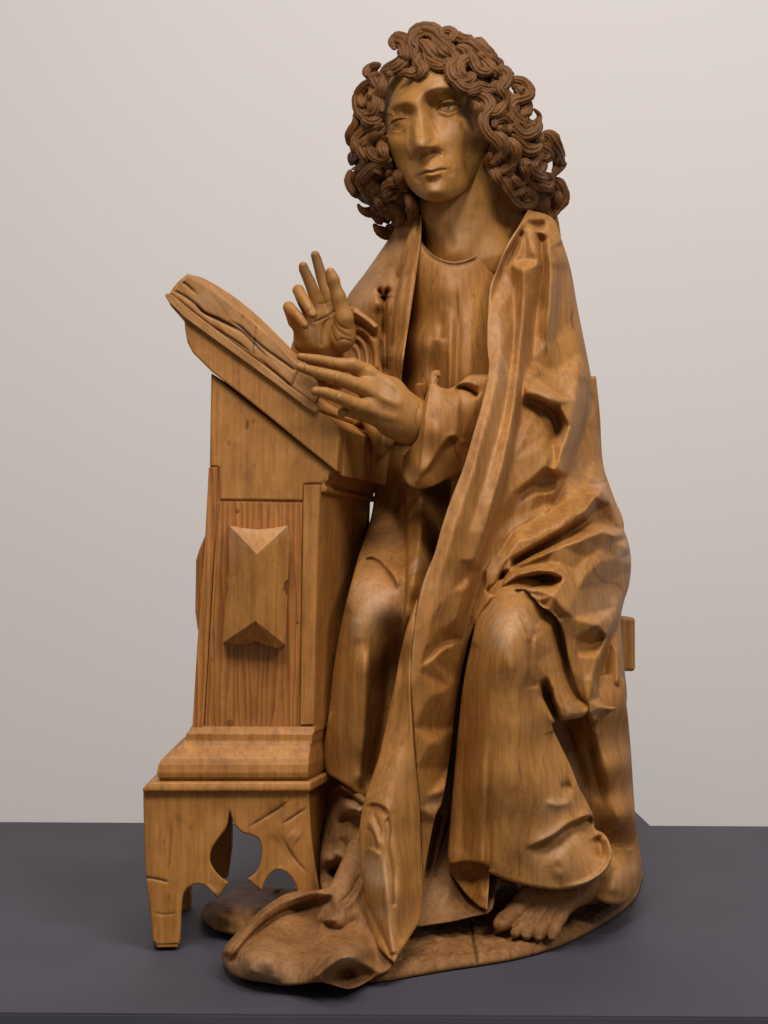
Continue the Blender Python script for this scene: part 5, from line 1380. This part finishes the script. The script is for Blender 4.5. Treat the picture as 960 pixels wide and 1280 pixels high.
# ------------------------------------------------------------------ head
NOSE_REGION = [(513, 144), (533, 140), (542, 152), (549, 166), (560, 174), (561, 188), (549, 195), (538, 201), (524, 202), (511, 198), (506, 186), (507, 160)]
NOSE = [
    [(519, 152, 1269), (518.5, 165, 1262), (519, 178, 1254), (520.5, 185, 1253)], [(527, 150, 1266), (530, 165, 1260), (533, 176, 1252), (536, 184, 1254)],
    [(526, 178, 1249), (527, 185, 1249)], [(520.5, 185, 1253), (527, 185, 1249), (536, 184, 1254), (546, 186, 1270)],
    [(513, 155, 1280), (513, 165, 1278), (513, 175, 1275), (514, 186, 1273), (516, 193, 1272)], [(537, 152, 1280), (540, 163, 1278), (542, 172, 1275)],
    [(541, 176, 1271), (546, 179, 1267), (549, 185, 1270)], [(547, 173, 1276), (553, 178, 1275.5), (555, 188, 1276)],
    [(516, 191, 1270), (523, 196, 1271), (531, 196.5, 1271), (539, 192.5, 1273), (547, 191.5, 1275)], [(523, 192, 1270), (526, 193, 1271)], [(540, 189, 1278), (543, 188.5, 1277)], [(534, 200, 1269), (530, 200, 1270)]]
sheet("head", [(505, 84), (540, 78), (575, 86), (596, 104), (606, 130), (611, 160, 10), (609, 190, 14), (600, 215, 14), (588, 232, 13), (572, 245, 11), (557, 251, 9), (544, 253, 8), (532, 250, 9), (520, 243, 10), (508, 230, 11), (497, 212, 13), (488, 190, 14), (482, 165, 14), (479, 140, 14), (482, 115, 14), (490, 95)],
      [(500, 110, 1302), (492, 98, 1312), (520, 100, 1287), (545, 95, 1281), (570, 100, 1287), (592, 115, 1304), (484, 128, 1318), (545, 85, 1286),
       (488, 136, 1302), (498, 132, 1287), (511, 128, 1277), (526, 123, 1274), (540, 114, 1271), (557, 112, 1273), (577, 122, 1288), (597, 138, 1308), (530, 108, 1278), (510, 114, 1288),
       (513, 143, 1287), (499, 146, 1296), (540, 131, 1287), (560, 124, 1285), (574, 126, 1292),
       (518, 138, 1275), (526, 136, 1273), (518, 151, 1270), (526, 150, 1267), (519, 165, 1263), (529, 165, 1260), (521, 178, 1253), (531, 178, 1251), (527, 186, 1249), (537, 152, 1282), (541, 166, 1277), (546, 181, 1268), (549, 188, 1274), (512, 157, 1281), (514, 172, 1273), (519, 185, 1262), (518, 192, 1272),
       (527, 192, 1258), (533, 196, 1266), (536, 204, 1265), (548, 200, 1270), (524, 205, 1270),
       (494, 175, 1288), (500, 190, 1287), (486, 165, 1306), (565, 152, 1282), (575, 168, 1282), (590, 168, 1294), (560, 183, 1279), (580, 195, 1290), (602, 185, 1312), (604, 150, 1316), (550, 152, 1286), (497, 167, 1292),
       (538, 210, 1261), (528, 214, 1264), (552, 208, 1267), (541, 220, 1262), (530, 222, 1266), (554, 216, 1268), (522, 220, 1273), (563, 210, 1275), (543, 230, 1267), (543, 241, 1264), (555, 238, 1268), (531, 239, 1270),
       (505, 213, 1290), (512, 230, 1287), (575, 220, 1288), (592, 215, 1304), (565, 240, 1281), (521, 240, 1282), (545, 249, 1274)],
      [  # brows
       ('c', [(582, 128), (572, 117), (558, 111), (543, 112), (531, 119), (524, 128)], 4, 1.0, {'a2': 2.4, 'w2': 5, 'taper': (0.2, 0.3), 'soft': 3.6}),
       ('c', [(514, 128), (502, 130), (490, 135), (484, 142)], 4, 1.0, {'a2': 2.6, 'w2': 5, 'taper': (0.2, 0.2), 'soft': 3.6}),
       # sockets
       ('g', [(538, 126), (545, 128)], 7, -4.5, {'taper': (0, 0)}), ('g', [(511, 140), (514, 146)], 5.5, -4.0, {'taper': (0, 0)}),
       ('g', [(550, 121), (565, 119), (575, 124)], 4.5, -2.6, {'taper': (0.2, 0.2)}), ('g', [(490, 142), (500, 138), (509, 138)], 4.5, -2.6, {'taper': (0.2, 0.2)}),
       # eyeballs
       ('g', [(549, 128.5), (559, 124.8), (571, 126)], 2.6, 2.2, {'taper': (0.2, 0.2)}), ('g', [(488.5, 152), (495, 146.3), (505, 144.8)], 2.4, 2.0, {'taper': (0.2, 0.2)}),
       ('g', [(554, 136), (567, 134)], 7.0, 3.0, {'taper': (0, 0)}), ('g', [(493, 158), (502, 154)], 6.8, 4.8, {'taper': (0, 0)}),
       # upper lids
       ('c', [(544, 139), (548, 132.5), (556, 129), (566, 128.5), (573, 130.5), (580, 133)], 1.7, -2.3, {'a2': 0.9, 'w2': 1.8, 'taper': (0.1, 0.15), 'soft': 0.7}),
       ('k', [(547, 129), (556, 124.5), (567, 124), (576, 128)], 1.2, -1.6, {'taper': (0.2, 0.2), 'tone': -0.2, 'tw': 1.2}),
       ('c', [(486, 159), (489, 153.5), (495, 149.5), (503, 148), (511, 148.5)], 1.7, -1.7, {'a2': 0.9, 'w2': 1.8, 'taper': (0.1, 0.15), 'soft': 0.7}),
       ('k', [(487, 150), (494, 144.5), (503, 143.5), (509, 145)], 1.2, -1.5, {'taper': (0.2, 0.2), 'tone': -0.2, 'tw': 1.2}),
       # lower lids
       ('c', [(577, 133), (570, 139), (561, 142), (552, 140), (546, 137)], 1.5, -1.2, {'a2': 1.0, 'w2': 1.6, 'taper': (0.15, 0.15), 'soft': 0.7}),
       ('k', [(550, 145), (560, 147.5), (571, 143)], 1.3, -1.2, {'tone': -0.15, 'tw': 1.2}),
       ('c', [(510, 150), (506, 158), (500, 163), (493, 164), (488, 160)], 1.5, -1.2, {'a2': 0.6, 'w2': 1.6, 'taper': (0.15, 0.15), 'soft': 0.7}),
       ('k', [(492, 169), (500, 169), (507, 162)], 1.3, -1.2, {'tone': -0.15, 'tw': 1.2}),
       # irises
       ('g', [(558, 134.5), (559.5, 134.5)], 3.2, -0.5, {'taper': (0, 0), 'tone': -0.62, 'tw': 4.4}), ('g', [(494.5, 156.5), (496, 156.5)], 3.2, -0.5, {'taper': (0, 0), 'tone': -0.85, 'tw': 3.8}),
       ('k', [(554, 135), (556, 131.5), (560, 131), (563, 134), (561, 138)], 0.8, -0.6, {'taper': (0, 0)}), ('k', [(490.5, 157), (492, 153.5), (496, 153), (498.5, 156), (497, 160)], 0.8, -0.6, {'taper': (0, 0)}),
       # nose
       ('g', [(522, 138), (523.5, 150), (525, 164), (527, 176)], 7, 1.0, {'taper': (0.2, 0.0)}),
       ('g', [(525, 181), (529, 182)], 6.5, 2.0, {'taper': (0, 0)}),
       ('g', [(544, 183), (547, 186)], 3.6, 3.0, {'taper': (0, 0)}),
       ('c', [(519, 190), (524, 194.5), (530, 194), (536, 190.5), (544, 191.5), (551, 188)], 3.5, -5.5, {'a2': 0.25, 'w2': 3, 'taper': (0.1, 0.1), 'soft': 1.2}),
       ('g', [(540, 190), (543, 189.5)], 1.8, -3.0, {'taper': (0, 0), 'tone': -0.5, 'tw': 2}),
       ('k', [(541, 176), (546, 177), (551, 181), (552, 187)], 1.6, -1.5, {'taper': (0.3, 0.2)}),
       ('g', [(534, 145), (537, 160), (539, 174)], 3.0, -1.5),
       ('t', [(487, 156), (490, 151.5), (496, 148.8), (503, 147.5), (509, 149)], 1, 0, {'tone': -0.32, 'tw': 1.1}), ('t', [(546, 137), (549, 132), (557, 128.8), (566, 128.5), (574, 131)], 1, 0, {'tone': -0.32, 'tw': 1.1}),  # tone only: shade under the upper lids painted as a dark line
       ('t', [(523, 193.5), (530, 193), (537, 191)], 1, 0, {'tone': -0.3, 'tw': 1.8}),  # tone only: shade on the underside of the nose painted in
       # mouth
       ('k', [(523, 220.5), (528, 217.3), (534, 215.2), (540, 215.2), (547, 213), (554, 211.8), (560, 213)], 1.2, -3.0, {'taper': (0.12, 0.12), 'tone': -0.4, 'tw': 1.0}),
       ('g', [(527, 213.5), (534, 211.5), (539, 211.8), (546, 209.5), (555, 208)], 2.2, 1.5, {'taper': (0.2, 0.2)}),
       ('g', [(530, 219.5), (541, 218.5), (553, 215.5)], 2.6, 1.9, {'taper': (0.25, 0.25)}),
       ('g', [(532, 225), (543, 225), (554, 221)], 3.0, -0.9, {'taper': (0.2, 0.2)}),
       ('g', [(522, 222), (523, 224)], 3, -1.6, {'taper': (0, 0)}), ('g', [(562, 213), (563, 216)], 3.2, -1.6, {'taper': (0, 0)}),
       ('g', [(538, 240), (548, 239)], 6, 1.6, {'taper': (0, 0)}),
       ('g', [(553, 190), (562, 200), (568, 212)], 4, -1.2), ('g', [(515, 194), (514, 206), (515, 218)], 3.5, -1.2),
       ('g', [(580, 160), (590, 180), (585, 205)], 10, -1.0), ('g', [(565, 150), (580, 155)], 7, 1.2)],
      fig, M_SKIN, thick=70, backroll=40, edge=6, step=0.75, c=10, lam=0.012, wob=0.12, gp=2.0, facets=((NOSE_REGION, NOSE, 1.7),), tones=[(545, 100, 14, 0.3), (524, 150, 5, 0.3), (526, 178, 5, 0.3), (543, 238, 8, 0.15)])  # pale tones: highlights painted on forehead, nose and chin


def neck():
    lo = P(505, 345, 1330); hi = P(660, 200, 1330)
    lo = np.array([lo[0], 1.25, lo[2]]); hi = np.array([hi[0], 1.46, hi[2]])

    def f(G):
        r = chain(G, [(568, 215, 1340, 36), (574, 265, 1345, 33), (586, 325, 1356, 50)], 0.02)
        r = smin(r, chain(G, [(606, 222, 1352, 14), (624, 250, 1350, 16), (650, 275, 1356, 18)], 0.01), 0.014)
        r = smin(r, chain(G, [(545, 262, 1322, 12), (566, 318, 1316, 10)], 0.01), 0.016)
        r = smin(r, chain(G, [(600, 215, 1345, 14), (596, 260, 1325, 12), (575, 316, 1314, 9)], 0.01), 0.012)
        return r
    sdf_mesh("neck", f, lo, hi, 0.0016, fig, M_SKIN, [('g', [(552, 275), (562, 300), (568, 318)], 6, -1.5), ('g', [(590, 265), (580, 300)], 6, -1.0)], [(570, 285, 20, -0.12)])


neck()


# ------------------------------------------------------------------ hair
def hair_y(x, y):
    q = 1 - ((x - 568) / 140.0)**2 - ((y - 158) / 142.0)**2
    return 1368 - 92 * np.sqrt(np.clip(q, 0, 1))


def hair_cap():
    lo = P(425, 300, 1400); hi = P(720, 25, 1400)
    lo = np.array([lo[0], 1.27, lo[2]]); hi = np.array([hi[0], 1.48, hi[2]])

    def f(G):
        r = ell_sdf(G, P(556, 128, 1366), (0.057, 0.064, 0.058))
        r = smin(r, chain(G, [(520, 70, 1330, 16), (560, 64, 1332, 14), (598, 92, 1337, 13), (618, 122, 1337, 14)], 0.01), 0.014)
        r = smin(r, chain(G, [(628, 150, 1345, 22), (640, 190, 1350, 26), (655, 235, 1358, 20), (672, 255, 1362, 13)], 0.01), 0.016)
        r = smin(r, chain(G, [(490, 95, 1345, 13), (470, 140, 1350, 15), (464, 190, 1352, 17), (472, 235, 1352, 15), (490, 262, 1352, 10)], 0.01), 0.014)
        r = smin(r, chain(G, [(480, 210, 1345, 12), (500, 250, 1348, 14), (508, 272, 1350, 10)], 0.01), 0.01)
        r = smin(r, chain(G, [(522, 235, 1392, 30), (575, 235, 1402, 34), (628, 228, 1394, 32), (648, 240, 1392, 24)], 0.01), 0.012)
        # leave the face free
        face = chain(G, [(540, 140, 1270, 44), (545, 215, 1280, 38)], 0.01)
        return -smin(-r, face, 0.006)
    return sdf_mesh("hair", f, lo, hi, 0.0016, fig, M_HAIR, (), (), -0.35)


hair = hair_cap()
LOCKS = [
    # crown and fringe
    ([(511, 46), (518, 40), (528, 38), (541, 41), (551, 50), (560, 58), (570, 62)], 7.5, -4), ([(532, 39), (519, 45), (516, 55), (522, 63), (517, 73)], 6.5, -6),
    ([(524, 50), (532, 56), (540, 66), (552, 74), (566, 76)], 6, -8), ([(553, 48), (553, 40), (561, 38), (567, 43), (563, 50), (557, 48)], 4.2, -6),
    ([(493, 62), (492, 54), (499, 50), (507, 55), (508, 68), (502, 80), (490, 88), (478, 90)], 7.0, -4), ([(500, 58), (506, 70), (500, 82)], 5, -9),
    ([(514, 68), (521, 76), (522, 86), (515, 92), (506, 91), (497, 95)], 4.6, -7), ([(526, 66), (524, 78), (529, 86), (524, 95), (518, 98)], 4.4, -9), ([(530, 60), (535, 74), (545, 80), (557, 80), (570, 74)], 5, -8),
    ([(528, 72), (538, 82), (550, 84), (562, 80)], 4, -7), ([(505, 72), (498, 82), (490, 90), (483, 96)], 4.5, -6), ([(540, 48), (548, 60), (558, 68), (568, 72)], 5.5, -7),
    # viewer's right, from the parting down
    ([(548, 44), (556, 54), (567, 66), (570, 75), (563, 84), (566, 96), (576, 102), (587, 101), (592, 95), (586, 90)], 5.2, -7), ([(570, 58), (580, 62), (584, 70), (576, 79), (576, 89), (584, 95)], 5, -9),
    ([(574, 54), (588, 56), (600, 66), (609, 76), (621, 88)], 6.2, -3), ([(588, 64), (592, 76), (598, 87), (608, 90), (618, 84)], 5, -8), ([(600, 72), (610, 82), (622, 92), (614, 97)], 5, -6),
    ([(570, 84), (568, 94), (574, 106), (586, 112), (600, 107), (613, 109), (622, 101)], 4.6, -8), ([(584, 118), (596, 114), (608, 116), (620, 112)], 4.2, -8),
    ([(588, 122), (600, 119), (610, 125), (612, 134), (605, 144), (604, 156), (610, 168), (620, 178), (625, 188), (620, 199), (612, 205)], 5.2, -8),
    ([(592, 126), (598, 136), (598, 148), (602, 160), (604, 172)], 4.2, -7), ([(600, 128), (606, 138), (618, 142), (627, 134), (633, 124)], 4.6, -6),
    ([(624, 104), (622, 95), (628, 89), (634, 95), (631, 104), (626, 112), (632, 122), (630, 132), (622, 140), (614, 146)], 5.2, -5),
    ([(634, 104), (642, 100), (653, 102), (661, 111), (661, 119), (652, 123), (642, 126), (637, 135), (641, 146), (651, 154), (663, 157), (672, 152), (674, 144), (667, 136)], 5.6, -2),
    ([(640, 108), (648, 112), (654, 118)], 4.5, -4), ([(617, 160), (620, 150), (630, 146), (640, 152), (646, 162), (656, 169), (667, 166), (674, 158), (673, 148)], 5.4, -4),
    ([(612, 166), (622, 170), (630, 180), (630, 190), (622, 199), (616, 206)], 4.8, -8), ([(630, 172), (640, 180), (644, 192), (640, 204), (630, 212), (621, 216)], 5.2, -7),
    ([(622, 158), (632, 166), (638, 160)], 4.4, -5), ([(640, 168), (650, 180), (660, 187), (672, 185), (677, 178)], 5.4, -5),
    ([(678, 166), (673, 176), (673, 188), (680, 196), (688, 194)], 4.6, -2), ([(678, 166), (687, 170), (694, 180), (700, 192), (701, 203), (696, 212), (691, 221)], 6.2, 0), ([(684, 170), (690, 182), (695, 196), (693, 208)], 4, 3),
    ([(676, 190), (668, 200), (666, 210), (673, 218), (683, 222), (686, 229)], 5.4, -4), ([(657, 220), (664, 228), (675, 232), (685, 230), (688, 222), (682, 216)], 5.2, -4),
    ([(650, 206), (656, 214), (654, 224), (648, 232)], 4.8, -6), ([(640, 222), (648, 230), (648, 239), (640, 244)], 4.8, -6),
    ([(645, 246), (650, 238), (660, 238), (665, 247), (660, 256), (650, 256), (645, 248)], 4.8, -5), ([(667, 238), (672, 230), (682, 231), (687, 240), (683, 249), (673, 249), (668, 242)], 5.0, -4),
    ([(688, 224), (697, 229), (703, 238), (703, 249), (697, 260), (691, 274)], 6.0, 0), ([(694, 236), (697, 247), (692, 258), (684, 262)], 5, -2),
    ([(622, 214), (627, 226), (635, 240), (645, 254), (655, 261), (664, 258)], 6, -4), ([(668, 250), (674, 258), (684, 262), (692, 254)], 5.5, -2), ([(616, 206), (620, 220), (628, 234)], 5, -5), ([(676, 262), (684, 268), (691, 276)], 5, 0),
    ([(632, 214), (640, 224), (644, 236)], 4.5, -5), ([(612, 190), (612, 204), (618, 218), (624, 230)], 5.5, -2), ([(660, 196), (656, 206), (662, 214)], 5, -5),
    ([(560, 46), (573, 48), (586, 53), (596, 58)], 6.5, -1), ([(584, 52), (600, 58), (612, 69), (621, 82)], 6.5, 0), ([(606, 70), (618, 78), (628, 90)], 6, 0), ([(596, 66), (606, 74), (612, 86), (620, 96)], 5, -4),
    # viewer's left
    ([(476, 80), (466, 86), (460, 92), (458, 98)], 5.4, -1), ([(474, 90), (464, 101), (453, 111), (447, 123), (449, 137), (458, 145), (467, 142), (471, 130), (470, 116), (476, 104)], 5.4, -3),
    ([(480, 92), (478, 108), (474, 124), (478, 140)], 4.8, -5), ([(466, 104), (466, 118), (458, 130)], 4.6, -1), ([(456, 112), (452, 124), (456, 136)], 4, 0),
    ([(445, 138), (447, 152), (441, 164), (439, 176), (445, 187)], 5.4, 0), ([(452, 146), (462, 152), (472, 150), (478, 142)], 5, -3),
    ([(480, 156), (468, 160), (456, 165), (447, 175), (448, 189), (443, 200)], 5.4, -3), ([(464, 164), (460, 175), (453, 184), (459, 198), (451, 208), (440, 211)], 5.4, -3),
    ([(478, 166), (466, 172), (463, 184), (469, 195), (480, 198), (484, 188)], 5.2, -4), ([(484, 170), (478, 180), (480, 192), (488, 200)], 4.6, -3), ([(446, 186), (442, 196), (438, 206)], 5.2, 1),
    ([(490, 200), (474, 205), (459, 216), (453, 227), (460, 236), (469, 240), (474, 233)], 5.6, -4), ([(438, 212), (437, 224), (440, 236), (447, 242), (448, 230), (443, 218)], 5.0, 0), ([(448, 212), (446, 224), (450, 234)], 4.6, -1),
    ([(446, 240), (454, 247), (466, 252), (472, 258), (464, 265), (453, 263), (447, 255)], 5.4, -1), ([(476, 240), (484, 231), (494, 229), (503, 235)], 4.4, -4), ([(478, 246), (487, 238), (498, 238)], 4.2, -4), ([(478, 250), (488, 246), (498, 246)], 4, -3),
    ([(486, 252), (494, 260), (500, 271), (492, 282), (482, 283)], 4.8, -3), ([(477, 262), (474, 272), (477, 281)], 4.4, -1), ([(467, 280), (474, 288), (484, 292), (493, 286), (498, 276)], 5.0, 0), ([(506, 242), (514, 254), (514, 268), (506, 276)], 5, -3), ([(470, 246), (480, 254), (488, 262)], 5, -2),
    ([(496, 212), (500, 226), (508, 240)], 5, -3), ([(484, 214), (490, 224), (486, 234)], 4.6, -3), ([(460, 200), (470, 210), (480, 218)], 4.6, -2), ([(456, 188), (452, 196)], 4.5, -1)]


def lock(pts, r, off, seed):
    """a carved strand: a swept, slightly twisted grooved section"""
    L_ = spline([(x, y) for x, y in pts], n=9)
    m_ = len(L_)
    t = np.linspace(0, 1, m_)
    rs = np.random.RandomState(seed)
    Y = hair_y(L_[:, 0], L_[:, 1]) + off + 3.5 * np.sin(t * 7 + rs.uniform(0, 6))
    C = unproj(L_[:, 0], L_[:, 1], Y / 1000.0)
    T = np.gradient(C, axis=0); T /= np.linalg.norm(T, axis=1)[:, None] + 1e-9
    V0 = np.array([0, -1.0, 0])
    S = np.cross(T, V0); S /= np.linalg.norm(S, axis=1)[:, None] + 1e-9
    U = np.cross(S, T)
    rad = r * 0.00084 * (0.20 + 0.80 * np.clip(np.minimum(t / 0.25, (1 - t) / 0.40), 0, 1)**0.7)
    k = 56
    a = np.linspace(0, 2 * math.pi, k, endpoint=False)
    ph = rs.uniform(0, 1) + 0.9 * t
    groove = 0.80 + 0.30 * np.abs(np.sin(4 * (a[None] + 0.35 * ph[:, None])))**0.75
    swell = 1 + 0.13 * np.sin(t * rs.uniform(6, 11) + rs.uniform(0, 6))
    ring = rad[:, None] * swell[:, None] * groove * (1 + 0.05 * rs.randn(m_, 1) * 0.5)
    V = C[:, None] + ring[..., None] * (1.28 * np.cos(a)[None, :, None] * S[:, None] + 0.80 * np.sin(a)[None, :, None] * U[:, None])
    V = V.reshape(-1, 3)
    i = np.arange(m_ - 1)[:, None] * k; j = np.arange(k)[None]; j2 = (j + 1) % k
    Q = np.stack([i + j, i + j2, i + k + j2, i + k + j], -1).reshape(-1, 4)
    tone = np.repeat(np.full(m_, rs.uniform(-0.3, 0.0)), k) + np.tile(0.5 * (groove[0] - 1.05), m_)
    caps = [np.arange(k)[None, ::-1], (np.arange(k) + (m_ - 1) * k)[None]]
    me = raw_mesh("lock", V, [Q] + caps, True, tone)
    return link("lock", me, hair, M_HAIR)


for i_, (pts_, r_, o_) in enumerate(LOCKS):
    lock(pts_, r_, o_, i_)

# short waves filling the mass behind the traced locks
FILL = [([(575, 60), (620, 85), (660, 105), (672, 150), (696, 195), (700, 245), (688, 268), (650, 260), (618, 215), (606, 160), (592, 120), (570, 80)], 30, 66), ([(500, 62), (472, 92), (450, 125), (442, 170), (441, 215), (450, 250), (480, 286), (503, 268), (498, 235), (480, 190), (474, 150), (478, 110), (492, 85)], 22, 100), ([(512, 46), (545, 42), (580, 58), (575, 80), (545, 76), (515, 76)], 5, 30)]
_rs = np.random.RandomState(11)
for poly_, cnt_, ang_ in FILL:
    pg_ = np.array(poly_, float)
    made_ = 0
    while made_ < cnt_:
        c_ = pg_.min(0) + _rs.uniform(0, 1, 2) * (pg_.max(0) - pg_.min(0))
        a_ = math.radians(ang_ + _rs.uniform(-35, 35))
        t_ = np.linspace(0, 1, 7)
        w_ = _rs.uniform(3.5, 6.5) * np.sin(t_ * _rs.uniform(5, 8) + _rs.uniform(0, 6))
        ln_ = _rs.uniform(24, 40)
        x_ = c_[0] + math.cos(a_) * ln_ * t_ - math.sin(a_) * w_; y_ = c_[1] + math.sin(a_) * ln_ * t_ + math.cos(a_) * w_
        if not inside(x_, y_, pg_).all():
            continue
        lock(list(zip(x_, y_)), _rs.uniform(4.0, 5.4), _rs.uniform(1, 5), 200 + made_)
        made_ += 1
